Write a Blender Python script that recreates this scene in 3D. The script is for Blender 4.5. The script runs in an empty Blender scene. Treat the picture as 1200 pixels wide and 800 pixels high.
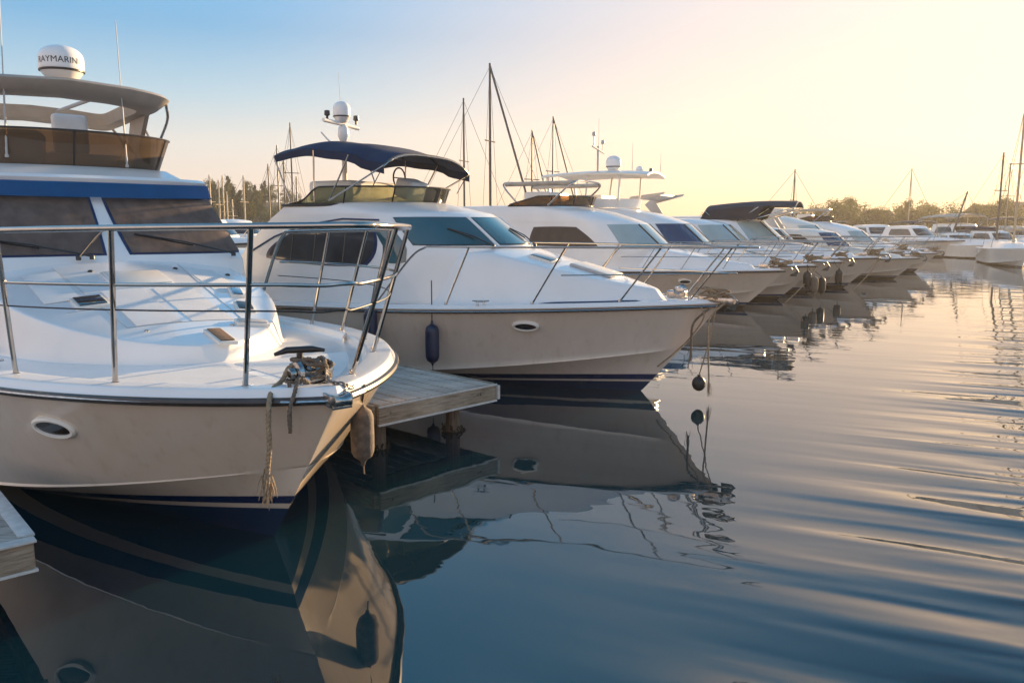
import bpy, bmesh, math, random
from mathutils import Vector, Matrix, Euler
R = math.radians
random.seed(7)
scene = bpy.context.scene
COL = scene.collection

# ---------------------------------------------------------------- camera, sky, sun, exposure
cam = bpy.data.cameras.new('camera')
cam.lens = 28.0
cam.sensor_width = 36.0
cam.clip_end = 5000
cam_o = bpy.data.objects.new('camera', cam)
cam_o.location = (0, 0, 2.4)
cam_o.rotation_euler = (R(90 - 8.2), 0, 0)
COL.objects.link(cam_o)
scene.camera = cam_o

SUN_AZ, SUN_EL = 43.0, 8.5           # clockwise from the view direction, above the horizon
world = bpy.data.worlds.new('World')
scene.world = world
world.use_nodes = True
wn = world.node_tree
wn.nodes.clear()
w_out = wn.nodes.new('ShaderNodeOutputWorld')
w_bg = wn.nodes.new('ShaderNodeBackground')
w_sky = wn.nodes.new('ShaderNodeTexSky')
w_sky.sky_type = 'NISHITA'
w_sky.sun_disc = False
w_sky.sun_elevation = R(SUN_EL)
w_sky.sun_rotation = R(SUN_AZ)
w_sky.altitude = 0
w_sky.air_density = 1.6
w_sky.dust_density = 1.8
w_sky.ozone_density = 2.2
w_bg.inputs['Strength'].default_value = 0.135
# the measured evening air is milkier and bluer than the model's: blend the sky model with two elevation colour scales (towards / away from the sun)
def _wnode(t, **k):
    n = wn.nodes.new(t)
    for a, b in k.items(): setattr(n, a, b)
    return n
def _scale(stops):
    r = _wnode('ShaderNodeValToRGB'); e = r.color_ramp.elements
    e[0].position, e[0].color = stops[0][0], stops[0][1] + (1,)
    e[1].position, e[1].color = stops[-1][0], stops[-1][1] + (1,)
    for p, c in stops[1:-1]: q = e.new(p); q.color = c + (1,)
    return r
w_tc = _wnode('ShaderNodeTexCoord'); w_sp = _wnode('ShaderNodeSeparateXYZ')
wn.links.new(w_tc.outputs['Generated'], w_sp.inputs[0])
w_away = _scale([(0.0, (0.86, 0.68, 0.56)), (0.04, (0.87, 0.73, 0.64)), (0.09, (0.72, 0.75, 0.76)), (0.15, (0.40, 0.65, 0.83)), (0.22, (0.13, 0.46, 0.80)), (0.32, (0.12, 0.52, 0.98)), (0.5, (0.11, 0.54, 0.99)), (0.75, (0.06, 0.26, 0.50)), (1.0, (0.05, 0.19, 0.42))])
w_to = _scale([(0.0, (0.98, 0.69, 0.35)), (0.05, (0.93, 0.73, 0.56)), (0.14, (0.90, 0.74, 0.70)), (0.24, (0.87, 0.77, 0.78)), (0.33, (0.74, 0.75, 0.82)), (0.43, (0.32, 0.64, 0.96)), (0.6, (0.10, 0.54, 0.98)), (1.0, (0.05, 0.19, 0.42))])
# the sky behind the camera, opposite the low sun: rosy low down, extra brightness added to fill the shaded hulls
w_back_fill = _scale([(0.0, (0.80, 0.58, 0.47)), (0.10, (0.84, 0.66, 0.57)), (0.25, (0.78, 0.70, 0.70)), (0.45, (0.46, 0.55, 0.68)), (0.7, (0.16, 0.32, 0.52)), (1.0, (0.05, 0.19, 0.42))])
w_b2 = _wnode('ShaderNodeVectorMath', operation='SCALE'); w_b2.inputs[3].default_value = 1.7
wn.links.new(w_back_fill.outputs[0], w_b2.inputs[0])
for r in (w_away, w_to, w_back_fill): wn.links.new(w_sp.outputs[2], r.inputs[0])
w_dot = _wnode('ShaderNodeVectorMath', operation='DOT_PRODUCT'); w_dot.inputs[1].default_value = (math.sin(R(SUN_AZ)), math.cos(R(SUN_AZ)), 0)
wn.links.new(w_tc.outputs['Generated'], w_dot.inputs[0])
w_mr = _wnode('ShaderNodeMapRange', interpolation_type='SMOOTHSTEP'); w_mr.inputs[1].default_value = 0.42; w_mr.inputs[2].default_value = 0.98
wn.links.new(w_dot.outputs['Value'], w_mr.inputs[0])
w_mix = _wnode('ShaderNodeMix', data_type='RGBA'); wn.links.new(w_mr.outputs[0], w_mix.inputs[0])
wn.links.new(w_away.outputs[0], w_mix.inputs[6]); wn.links.new(w_to.outputs[0], w_mix.inputs[7])
w_gain = _wnode('ShaderNodeVectorMath', operation='SCALE'); w_gain.inputs[3].default_value = 1.0 / 0.415
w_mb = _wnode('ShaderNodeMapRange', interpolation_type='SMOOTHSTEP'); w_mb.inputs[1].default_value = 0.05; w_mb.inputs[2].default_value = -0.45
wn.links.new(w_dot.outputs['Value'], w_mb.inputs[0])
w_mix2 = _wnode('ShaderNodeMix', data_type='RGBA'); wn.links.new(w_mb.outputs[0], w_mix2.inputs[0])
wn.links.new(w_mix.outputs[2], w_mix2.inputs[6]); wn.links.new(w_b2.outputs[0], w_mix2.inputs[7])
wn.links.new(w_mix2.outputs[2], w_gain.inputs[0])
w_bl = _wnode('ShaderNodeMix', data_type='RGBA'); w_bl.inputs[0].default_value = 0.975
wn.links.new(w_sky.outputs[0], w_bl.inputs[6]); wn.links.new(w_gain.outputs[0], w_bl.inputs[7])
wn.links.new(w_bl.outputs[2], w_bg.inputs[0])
wn.links.new(w_bg.outputs[0], w_out.inputs[0])

sun = bpy.data.lights.new('sun', 'SUN')
sun.energy = 5.0
sun.angle = R(0.6)
sun.color = (1.0, 0.68, 0.36)
sun_o = bpy.data.objects.new('sun', sun)
sd = Vector((math.sin(R(SUN_AZ)) * math.cos(R(SUN_EL)), math.cos(R(SUN_AZ)) * math.cos(R(SUN_EL)), math.sin(R(SUN_EL))))
sun_o.rotation_euler = sd.to_track_quat('Z', 'Y').to_euler()
COL.objects.link(sun_o)

scene.view_settings.view_transform = 'Standard'
scene.view_settings.look = 'None'
scene.view_settings.gamma = 1.0
scene.view_settings.use_curve_mapping = False
scene.view_settings.exposure = 1.56
scene.render.engine = 'CYCLES'
scene.cycles.use_denoising = True
scene.cycles.max_bounces = 8
scene.cycles.transparent_max_bounces = 16
scene.cycles.sample_clamp_indirect = 6.0

# ---------------------------------------------------------------- materials
def new_mat(name):
    m = bpy.data.materials.new(name)
    m.use_nodes = True
    nt = m.node_tree
    b = nt.nodes['Principled BSDF']
    return m, nt, b

def mat(name, c, rough=0.5, metal=0.0, var=0.08, vs=6.0, bump=0.0, bs=60.0, coat=0.0, spec=None):
    m, nt, b = new_mat(name)
    b.inputs['Roughness'].default_value = rough
    b.inputs['Metallic'].default_value = metal
    b.inputs['Coat Weight'].default_value = coat
    b.inputs['Coat Roughness'].default_value = 0.06
    if spec is not None:
        b.inputs['Specular IOR Level'].default_value = spec
    tc = nt.nodes.new('ShaderNodeTexCoord')
    n = nt.nodes.new('ShaderNodeTexNoise')
    n.inputs['Scale'].default_value = vs
    n.inputs['Detail'].default_value = 5
    nt.links.new(tc.outputs['Object'], n.inputs['Vector'])
    r = nt.nodes.new('ShaderNodeValToRGB')
    r.color_ramp.elements[0].position = 0.3
    r.color_ramp.elements[1].position = 0.7
    r.color_ramp.elements[0].color = tuple(x * (1 - var) for x in c) + (1,)
    r.color_ramp.elements[1].color = tuple(min(1, x * (1 + var)) for x in c) + (1,)
    nt.links.new(n.outputs['Fac'], r.inputs['Fac'])
    nt.links.new(r.outputs['Color'], b.inputs['Base Color'])
    if bump:
        n2 = nt.nodes.new('ShaderNodeTexNoise')
        n2.inputs['Scale'].default_value = bs
        n2.inputs['Detail'].default_value = 3
        nt.links.new(tc.outputs['Object'], n2.inputs['Vector'])
        bp_ = nt.nodes.new('ShaderNodeBump')
        bp_.inputs['Strength'].default_value = 1.0
        bp_.inputs['Distance'].default_value = bump
        nt.links.new(n2.outputs['Fac'], bp_.inputs['Height'])
        nt.links.new(bp_.outputs['Normal'], b.inputs['Normal'])
    return m

def hull_mat(name, top, z_navy, z_line0, z_line1, navy=(0.003, 0.018, 0.080), boot=(0.003, 0.024, 0.075), slope=0.0):
    """painted topsides: gelcoat above, a navy stripe, a thin pale line, navy boot top below (paint bands at fixed heights of the hull)"""
    m, nt, b = new_mat(name)
    b.inputs['Roughness'].default_value = 0.18
    b.inputs['Coat Weight'].default_value = 0.7
    b.inputs['Coat Roughness'].default_value = 0.05
    tc = nt.nodes.new('ShaderNodeTexCoord')
    sp = nt.nodes.new('ShaderNodeSeparateXYZ')
    nt.links.new(tc.outputs['Object'], sp.inputs[0])
    ml = nt.nodes.new('ShaderNodeMath'); ml.operation = 'MULTIPLY_ADD'
    nt.links.new(sp.outputs['X'], ml.inputs[0])
    ml.inputs[1].default_value = -slope  # measured from the bow aft
    nt.links.new(sp.outputs['Z'], ml.inputs[2])
    dv = nt.nodes.new('ShaderNodeMath'); dv.operation = 'DIVIDE'
    nt.links.new(ml.outputs[0], dv.inputs[0]); dv.inputs[1].default_value = 2.0
    r = nt.nodes.new('ShaderNodeValToRGB')
    cr = r.color_ramp
    cr.interpolation = 'CONSTANT'
    cr.elements[0].position = 0.0; cr.elements[0].color = boot + (1,)
    cr.elements[1].position = z_line0 / 2; cr.elements[1].color = tuple(x * 0.82 for x in top) + (1,)
    e = cr.elements.new(z_line1 / 2); e.color = navy + (1,)
    e = cr.elements.new(z_navy / 2); e.color = top + (1,)
    nt.links.new(dv.outputs[0], r.inputs['Fac'])
    n = nt.nodes.new('ShaderNodeTexNoise')
    n.inputs['Scale'].default_value = 1.6; n.inputs['Detail'].default_value = 6; n.inputs['Roughness'].default_value = 0.65
    mp = nt.nodes.new('ShaderNodeMapping'); mp.inputs['Scale'].default_value = (2.5, 2.5, 0.7)
    nt.links.new(tc.outputs['Object'], mp.inputs[0]); nt.links.new(mp.outputs[0], n.inputs['Vector'])
    r2 = nt.nodes.new('ShaderNodeValToRGB')
    r2.color_ramp.elements[0].position = 0.3; r2.color_ramp.elements[0].color = (0.93, 0.92, 0.90, 1)
    r2.color_ramp.elements[1].position = 0.62; r2.color_ramp.elements[1].color = (1, 1, 1, 1)
    nt.links.new(n.outputs['Fac'], r2.inputs['Fac'])
    ns = nt.nodes.new('ShaderNodeTexNoise'); ns.inputs['Scale'].default_value = 1.0; ns.inputs['Detail'].default_value = 4
    ms = nt.nodes.new('ShaderNodeMapping'); ms.inputs['Scale'].default_value = (11, 11, 0.9)
    nt.links.new(tc.outputs['Object'], ms.inputs[0]); nt.links.new(ms.outputs[0], ns.inputs['Vector'])
    r3 = nt.nodes.new('ShaderNodeValToRGB')
    r3.color_ramp.elements[0].position = 0.27; r3.color_ramp.elements[0].color = (0.80, 0.74, 0.66, 1)
    r3.color_ramp.elements[1].position = 0.42; r3.color_ramp.elements[1].color = (1, 1, 1, 1)
    nt.links.new(ns.outputs['Fac'], r3.inputs['Fac'])
    m0 = nt.nodes.new('ShaderNodeMix'); m0.data_type = 'RGBA'; m0.blend_type = 'MULTIPLY'; m0.inputs[0].default_value = 0.4
    nt.links.new(r2.outputs['Color'], m0.inputs[6]); nt.links.new(r3.outputs['Color'], m0.inputs[7])
    mx = nt.nodes.new('ShaderNodeMix'); mx.data_type = 'RGBA'; mx.blend_type = 'MULTIPLY'; mx.inputs[0].default_value = 1.0
    nt.links.new(r.outputs['Color'], mx.inputs[6]); nt.links.new(m0.outputs[2], mx.inputs[7])
    nt.links.new(mx.outputs[2], b.inputs['Base Color'])
    n3 = nt.nodes.new('ShaderNodeTexNoise'); n3.inputs['Scale'].default_value = 1.1
    nt.links.new(tc.outputs['Object'], n3.inputs['Vector'])
    bp_ = nt.nodes.new('ShaderNodeBump'); bp_.inputs['Distance'].default_value = 0.012; bp_.inputs['Strength'].default_value = 0.5
    nt.links.new(n3.outputs['Fac'], bp_.inputs['Height']); nt.links.new(bp_.outputs['Normal'], b.inputs['Normal'])
    return m

def glass_mat(name, tint, trans=0.7, rough=0.03):
    """thin tinted glass or clear vinyl: tinted see-through mixed with a mirror by fresnel"""
    m = bpy.data.materials.new(name); m.use_nodes = True
    nt = m.node_tree; nt.nodes.clear()
    o = nt.nodes.new('ShaderNodeOutputMaterial')
    t = nt.nodes.new('ShaderNodeBsdfTransparent'); t.inputs[0].default_value = tuple(tint) + (1,)
    d = nt.nodes.new('ShaderNodeBsdfDiffuse'); d.inputs[0].default_value = tuple(x * 0.5 for x in tint) + (1,)
    g = nt.nodes.new('ShaderNodeBsdfGlossy'); g.inputs['Roughness'].default_value = rough
    n = nt.nodes.new('ShaderNodeTexNoise'); n.inputs['Scale'].default_value = 3
    ma = nt.nodes.new('ShaderNodeMath'); ma.operation = 'MULTIPLY_ADD'; ma.inputs[1].default_value = 0.3; ma.inputs[2].default_value = 0.85 - trans
    nt.links.new(n.outputs['Fac'], ma.inputs[0])
    m1 = nt.nodes.new('ShaderNodeMixShader')
    nt.links.new(ma.outputs[0], m1.inputs[0]); nt.links.new(t.outputs[0], m1.inputs[1]); nt.links.new(d.outputs[0], m1.inputs[2])
    f = nt.nodes.new('ShaderNodeFresnel'); f.inputs[0].default_value = 1.5
    m2 = nt.nodes.new('ShaderNodeMixShader')
    nt.links.new(f.outputs[0], m2.inputs[0]); nt.links.new(m1.outputs[0], m2.inputs[1]); nt.links.new(g.outputs[0], m2.inputs[2])
    nt.links.new(m2.outputs[0], o.inputs[0])
    return m

def fabric_mat(name, c, rough=0.85, fold=0.01, stretch=(14, 14, 1.2), coat=0.0):
    m, nt, b = new_mat(name)
    b.inputs['Roughness'].default_value = rough
    b.inputs['Coat Weight'].default_value = coat
    b.inputs['Coat Roughness'].default_value = 0.03
    tc = nt.nodes.new('ShaderNodeTexCoord')
    mp = nt.nodes.new('ShaderNodeMapping'); mp.inputs['Scale'].default_value = stretch
    nt.links.new(tc.outputs['Object'], mp.inputs[0])
    n = nt.nodes.new('ShaderNodeTexNoise'); n.inputs['Scale'].default_value = 1.0; n.inputs['Detail'].default_value = 3
    nt.links.new(mp.outputs[0], n.inputs['Vector'])
    r = nt.nodes.new('ShaderNodeValToRGB')
    r.color_ramp.elements[0].position = 0.3; r.color_ramp.elements[0].color = tuple(x * 0.75 for x in c) + (1,)
    r.color_ramp.elements[1].position = 0.7; r.color_ramp.elements[1].color = tuple(x * 1.2 for x in c) + (1,)
    nt.links.new(n.outputs['Fac'], r.inputs['Fac']); nt.links.new(r.outputs['Color'], b.inputs['Base Color'])
    bp_ = nt.nodes.new('ShaderNodeBump'); bp_.inputs['Distance'].default_value = fold
    nt.links.new(n.outputs['Fac'], bp_.inputs['Height']); nt.links.new(bp_.outputs['Normal'], b.inputs['Normal'])
    return m

def wood_mat(name, c0, c1, axis_scale):
    m, nt, b = new_mat(name)
    b.inputs['Roughness'].default_value = 0.75
    tc = nt.nodes.new('ShaderNodeTexCoord')
    mp = nt.nodes.new('ShaderNodeMapping'); mp.inputs['Scale'].default_value = axis_scale
    nt.links.new(tc.outputs['Object'], mp.inputs[0])
    n = nt.nodes.new('ShaderNodeTexNoise'); n.inputs['Scale'].default_value = 3.0; n.inputs['Detail'].default_value = 8; n.inputs['Roughness'].default_value = 0.7
    nt.links.new(mp.outputs[0], n.inputs['Vector'])
    n2 = nt.nodes.new('ShaderNodeTexNoise'); n2.inputs['Scale'].default_value = 2.2; n2.inputs['Detail'].default_value = 4
    nt.links.new(tc.outputs['Object'], n2.inputs['Vector'])
    ad = nt.nodes.new('ShaderNodeMath'); ad.operation = 'MULTIPLY_ADD'; ad.inputs[1].default_value = 0.6
    nt.links.new(n2.outputs['Fac'], ad.inputs[0]); nt.links.new(n.outputs['Fac'], ad.inputs[2])
    r = nt.nodes.new('ShaderNodeValToRGB')
    r.color_ramp.elements[0].position = 0.55; r.color_ramp.elements[0].color = c0 + (1,)
    r.color_ramp.elements[1].position = 1.0; r.color_ramp.elements[1].color = c1 + (1,)
    nt.links.new(ad.outputs[0], r.inputs['Fac']); nt.links.new(r.outputs['Color'], b.inputs['Base Color'])
    bp_ = nt.nodes.new('ShaderNodeBump'); bp_.inputs['Distance'].default_value = 0.006
    nt.links.new(n.outputs['Fac'], bp_.inputs['Height']); nt.links.new(bp_.outputs['Normal'], b.inputs['Normal'])
    return m

M = {}
M['gel'] = mat('white_gelcoat', (0.80, 0.79, 0.77), 0.26, var=0.05, vs=1.3, coat=0.3, bump=0.0006, bs=35)
M['gel_warm'] = mat('cream_gelcoat', (0.74, 0.70, 0.63), 0.35, var=0.04, vs=2.0, coat=0.2)
M['nonskid'] = mat('nonskid_deck', (0.70, 0.69, 0.67), 0.7, var=0.05, vs=3, bump=0.002, bs=260)
M['weed'] = mat('waterline_weed', (0.03, 0.025, 0.015), 0.9, var=0.4)
M['hardtop'] = mat('tan_hardtop', (0.40, 0.34, 0.28), 0.5, var=0.08)
M['gel_grey'] = mat('grey_gelcoat', (0.42, 0.41, 0.40), 0.45, var=0.06)
M['steel'] = mat('polished_steel', (0.42, 0.39, 0.36), 0.14, 1.0, var=0.08, vs=9)
M['chrome'] = mat('worn_chrome', (0.45, 0.42, 0.40), 0.22, 1.0, var=0.25, vs=25, bump=0.002, bs=40)
M['galv'] = mat('galvanised_chain', (0.22, 0.20, 0.18), 0.45, 0.8, var=0.4, vs=40, bump=0.003)
M['rubber'] = mat('black_rubber', (0.012, 0.012, 0.013), 0.5, var=0.2)
M['rub'] = mat('rub_rail_vinyl', (0.035, 0.030, 0.028), 0.35, var=0.3, vs=12)
M['black'] = mat('black_plastic', (0.02, 0.02, 0.022), 0.35)
M['blue_band'] = mat('blue_visor_paint', (0.003, 0.085, 0.25), 0.6, var=0.08, spec=0.25)
M['navy_trim'] = mat('navy_trim', (0.010, 0.025, 0.085), 0.3, coat=0.3)
M['navy_canvas'] = fabric_mat('navy_canvas', (0.003, 0.016, 0.055), 0.8, 0.008, (3, 3, 3))
M['dark_canvas'] = fabric_mat('dark_canvas', (0.020, 0.024, 0.04), 0.8, 0.008, (3, 3, 3))
M['cream_canvas'] = fabric_mat('cream_canvas', (0.45, 0.40, 0.33), 0.8, 0.006, (3, 3, 3))
M['shade_cloth'] = fabric_mat('brown_window_cover', (0.125, 0.088, 0.070), 0.85, 0.006, (7, 7, 0.6), coat=0.06)
M['brown_cover'] = fabric_mat('dark_brown_window_cover', (0.050, 0.032, 0.024), 0.7, 0.01, (5, 5, 2), coat=0.3)
M['teal_glass'] = mat('teal_window_glass', (0.02, 0.085, 0.105), 0.04, var=0.15, vs=1.5, coat=1.0)
M['sky_sheen_glass'] = mat('sky_sheen_window_glass', (0.32, 0.40, 0.40), 0.05, var=0.12, vs=1.5, coat=1.0)  # pale sky reflection put into the base colour of the panes
M['smoke_glass'] = mat('smoke_window_glass', (0.045, 0.050, 0.056), 0.04, var=0.3, vs=2.5, coat=1.0)
M['dark_glass'] = mat('dark_window_glass', (0.010, 0.012, 0.016), 0.04, var=0.2, coat=1.0)
M['blue_glass'] = mat('blue_window_glass', (0.012, 0.035, 0.10), 0.05, coat=1.0)
M['brown_acrylic'] = glass_mat('brown_tinted_acrylic', (0.46, 0.33, 0.22), 0.62)
M['green_acrylic'] = glass_mat('green_tinted_acrylic', (0.66, 0.66, 0.52), 0.85)
M['vinyl'] = glass_mat('clear_vinyl', (0.75, 0.75, 0.74), 0.8, 0.08)
M['seat'] = mat('white_seat_vinyl', (0.66, 0.65, 0.63), 0.6, bump=0.004, bs=12)
M['teak'] = wood_mat('teak', (0.10, 0.055, 0.03), (0.26, 0.16, 0.09), (2, 30, 30))
M['rope'] = mat('tan_rope', (0.30, 0.22, 0.14), 0.9, var=0.35, vs=50, bump=0.004, bs=120)
M['old_rope'] = mat('dirty_rope', (0.15, 0.115, 0.085), 0.9, var=0.4, vs=50, bump=0.005, bs=110)
M['fender_navy'] = mat('navy_fender_vinyl', (0.006, 0.018, 0.055), 0.35, var=0.15)
M['fender_grey'] = mat('old_grey_fender', (0.13, 0.10, 0.08), 0.8, var=0.35, vs=20, bump=0.004, bs=70)
M['pier_deck'] = wood_mat('weathered_boards', (0.20, 0.17, 0.145), (0.66, 0.58, 0.49), (1.2, 26, 26))
M['pier_side'] = wood_mat('weathered_fascia', (0.12, 0.085, 0.055), (0.46, 0.36, 0.26), (1.5, 1.5, 18))
M['pile'] = wood_mat('pile_wood', (0.06, 0.045, 0.035), (0.24, 0.17, 0.12), (16, 16, 1.2))
M['edge_metal'] = mat('pale_edge_strip', (0.55, 0.53, 0.50), 0.5, var=0.15, vs=15)
M['bark'] = mat('bark', (0.07, 0.05, 0.035), 0.9, var=0.3, vs=4)
M['mast'] = mat('dark_aluminium_mast', (0.10, 0.09, 0.08), 0.5, 0.3, var=0.2)
M['mast_pale'] = mat('pale_wood_mast', (0.42, 0.33, 0.22), 0.5, var=0.15)
M['sail'] = fabric_mat('furled_sail', (0.5, 0.46, 0.40), 0.85, 0.01, (4, 4, 4))
M['shore'] = mat('shore_ground', (0.09, 0.08, 0.05), 0.95, var=0.4, vs=0.15, bump=0.1, bs=1.0)
M['text'] = mat('dark_lettering', (0.02, 0.022, 0.03), 0.4)
M['house_wall'] = mat('house_plaster', (0.42, 0.34, 0.26), 0.85, var=0.1, vs=1)
M['house_roof'] = mat('roof_tiles', (0.20, 0.10, 0.06), 0.8, var=0.25, vs=3)
HULL1 = hull_mat('hull_paint_large', (0.70, 0.60, 0.50), 0.505, 0.385, 0.43, slope=0.10)
HULL2 = hull_mat('hull_paint_cruiser', (0.69, 0.60, 0.52), 0.285, 0.17, 0.20, slope=0.02)
HULL5 = hull_mat('hull_paint_navy', (0.012, 0.022, 0.06), 0.10, 0.05, 0.06, navy=(0.5, 0.47, 0.42), boot=(0.05, 0.02, 0.015))
HULL6 = hull_mat('hull_paint_buff', (0.40, 0.33, 0.25), 0.10, 0.05, 0.06, navy=(0.03, 0.03, 0.05), boot=(0.03, 0.02, 0.02))
HULL3 = hull_mat('hull_paint_plain', (0.60, 0.52, 0.44), 0.20, 0.12, 0.13, navy=(0.02, 0.04, 0.10), boot=(0.03, 0.014, 0.008), slope=0.01)
HULL4 = hull_mat('hull_paint_small', (0.74, 0.71, 0.66), 0.10, 0.05, 0.06, navy=(0.03, 0.03, 0.05), boot=(0.03, 0.02, 0.02))

def leaf_mat(name, c):
    m, nt, b = new_mat(name)
    b.inputs['Roughness'].default_value = 0.8
    oi = nt.nodes.new('ShaderNodeObjectInfo')
    tc = nt.nodes.new('ShaderNodeTexCoord')
    n = nt.nodes.new('ShaderNodeTexNoise'); n.inputs['Scale'].default_value = 0.9; n.inputs['Detail'].default_value = 4
    nt.links.new(tc.outputs['Object'], n.inputs['Vector'])
    ad = nt.nodes.new('ShaderNodeMath'); ad.operation = 'MULTIPLY_ADD'; ad.inputs[1].default_value = 0.35
    nt.links.new(oi.outputs['Random'], ad.inputs[0]); nt.links.new(n.outputs['Fac'], ad.inputs[2])
    r = nt.nodes.new('ShaderNodeValToRGB')
    r.color_ramp.elements[0].position = 0.35; r.color_ramp.elements[0].color = tuple(x * 0.6 for x in c) + (1,)
    r.color_ramp.elements[1].position = 0.95; r.color_ramp.elements[1].color = (c[0] * 1.7, c[1] * 1.5, c[2] * 1.1, 1)
    nt.links.new(ad.outputs[0], r.inputs['Fac']); nt.links.new(r.outputs['Color'], b.inputs['Base Color'])
    tr = nt.nodes.new('ShaderNodeBsdfTranslucent'); nt.links.new(r.outputs['Color'], tr.inputs[0])
    ms = nt.nodes.new('ShaderNodeMixShader'); ms.inputs[0].default_value = 0.45
    nt.links.new(b.outputs[0], ms.inputs[1]); nt.links.new(tr.outputs[0], ms.inputs[2])
    nt.links.new(ms.outputs[0], nt.nodes['Material Output'].inputs[0])
    return m
M['leaf'] = leaf_mat('leaves_broad', (0.065, 0.075, 0.022))
M['leaf_dark'] = leaf_mat('leaves_dark', (0.035, 0.055, 0.022))

# ---------------------------------------------------------------- mesh helpers
class MB:
    def __init__(s): s.v = []; s.f = []
    def add(s, vs, fs):
        o = len(s.v); s.v += [tuple(v) for v in vs]; s.f += [tuple(i + o for i in f) for f in fs]; return s
    def grid(s, rows, close_u=False, close_v=False, flip=False):
        nr, nc = len(rows), len(rows[0]); vs = [p for r in rows for p in r]; fs = []
        for i in range(nr - (0 if close_v else 1)):
            for j in range(nc - (0 if close_u else 1)):
                a = i * nc + j; b = i * nc + (j + 1) % nc; c = ((i + 1) % nr) * nc + (j + 1) % nc; d = ((i + 1) % nr) * nc + j
                fs.append((a, b, c, d) if not flip else (d, c, b, a))
        return s.add(vs, fs)
    def tube(s, pts, r, seg=10, closed=False, caps=True):
        pts = [Vector(p) for p in pts]; n = len(pts); rings = []
        rr = r if isinstance(r, (list, tuple)) else [r] * n
        t0 = None; nrm = None
        for i in range(n):
            if closed: t = pts[(i + 1) % n] - pts[i - 1]
            else: t = pts[min(i + 1, n - 1)] - pts[max(i - 1, 0)]
            if t.length < 1e-9: t = Vector((0, 0, 1))
            t.normalize()
            if nrm is None:
                nrm = t.cross(Vector((0, 0, 1)))
                if nrm.length < 1e-3: nrm = t.cross(Vector((1, 0, 0)))
            nrm = nrm - t * nrm.dot(t)
            if nrm.length < 1e-6: nrm = t.orthogonal()
            nrm.normalize(); bn = t.cross(nrm)
            rings.append([pts[i] + (nrm * math.cos(2 * math.pi * k / seg) + bn * math.sin(2 * math.pi * k / seg)) * rr[i] for k in range(seg)])
        s.grid(rings, close_u=True, close_v=closed)
        if caps and not closed:
            s.add(rings[0], [tuple(range(seg))[::-1]]); s.add(rings[-1], [tuple(range(seg))])
        return s
    def box(s, c, size, bev=0.0, rot=None, seg=2):
        bm = bmesh.new(); bmesh.ops.create_cube(bm, size=1.0)
        for v in bm.verts: v.co = Vector((v.co.x * size[0], v.co.y * size[1], v.co.z * size[2]))
        if bev: bmesh.ops.bevel(bm, geom=list(bm.edges), offset=bev, segments=seg, affect='EDGES', profile=0.6)
        m = Matrix.Translation(Vector(c)) @ ((rot if isinstance(rot, Matrix) else Euler(rot).to_matrix().to_4x4()) if rot is not None else Matrix.Identity(4))
        bm.verts.index_update()
        s.add([m @ v.co for v in bm.verts], [[v.index for v in f.verts] for f in bm.faces]); bm.free(); return s
    def lathe(s, prof, o=(0, 0, 0), axis='z', seg=24, rot=None):
        rings = []; o = Vector(o)
        for r, h in prof:
            ring = []
            for k in range(seg):
                a = 2 * math.pi * k / seg; p = Vector((r * math.cos(a), r * math.sin(a), h))
                if axis == 'x': p = Vector((p.z, p.x, p.y))
                elif axis == 'y': p = Vector((p.y, p.z, p.x))
                if rot is not None: p = rot @ p
                ring.append(p + o)
            rings.append(ring)
        s.grid(rings, close_u=True)
        s.add(rings[0], [tuple(range(seg))[::-1]]); s.add(rings[-1], [tuple(range(seg))]); return s
    def solid(s, rows, th, closed_u=False):
        """a curved sheet with real thickness: rows of points, thickened along its normals"""
        nr, nc = len(rows), len(rows[0]); R_ = [[Vector(p) for p in r] for r in rows]; back = []
        for i in range(nr):
            br = []
            for j in range(nc):
                if closed_u: du = R_[i][(j + 1) % nc] - R_[i][j - 1]
                else: du = R_[i][min(j + 1, nc - 1)] - R_[i][max(j - 1, 0)]
                dv = R_[min(i + 1, nr - 1)][j] - R_[max(i - 1, 0)][j]
                n = du.cross(dv)
                if n.length > 1e-12: n.normalize()
                br.append(R_[i][j] - n * th)
            back.append(br)
        s.grid(R_, close_u=closed_u); s.grid(back, close_u=closed_u, flip=True)
        if not closed_u:
            s.grid([[r[0] for r in R_], [r[0] for r in back]]); s.grid([[r[-1] for r in back], [r[-1] for r in R_]])
        s.grid([back[0], R_[0]], close_u=closed_u); s.grid([R_[-1], back[-1]], close_u=closed_u); return s
    def build(s, name, m, parent=None, smooth=True, angle=38, weld=True):
        bm = bmesh.new(); vs = [bm.verts.new(v) for v in s.v]
        for f in s.f:
            try: bm.faces.new([vs[i] for i in f])
            except ValueError: pass
        if weld: bmesh.ops.remove_doubles(bm, verts=bm.verts, dist=1e-5)
        bmesh.ops.dissolve_degenerate(bm, edges=bm.edges, dist=1e-6)
        bmesh.ops.recalc_face_normals(bm, faces=bm.faces)
        me = bpy.data.meshes.new(name); bm.to_mesh(me); bm.free()
        if smooth:
            me.polygons.foreach_set('use_smooth', [True] * len(me.polygons)); me.set_sharp_from_angle(angle=R(angle))
        for mm in (m if isinstance(m, (list, tuple)) else [m]): me.materials.append(mm)
        o = bpy.data.objects.new(name, me); COL.objects.link(o)
        if parent is not None: o.parent = parent
        return o

def tag(o, label=None, cat=None, group=None, kind=None):
    if label: o['label'] = label
    if cat: o['category'] = cat
    if group: o['group'] = group
    if kind: o['kind'] = kind
    return o

def empty(name, loc, rz=0.0, sc=1.0):
    o = bpy.data.objects.new(name, None); COL.objects.link(o)
    o.location = loc; o.rotation_euler = (0, 0, rz); o.scale = (sc, sc, sc); o.empty_display_size = 0.3
    return o

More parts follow.
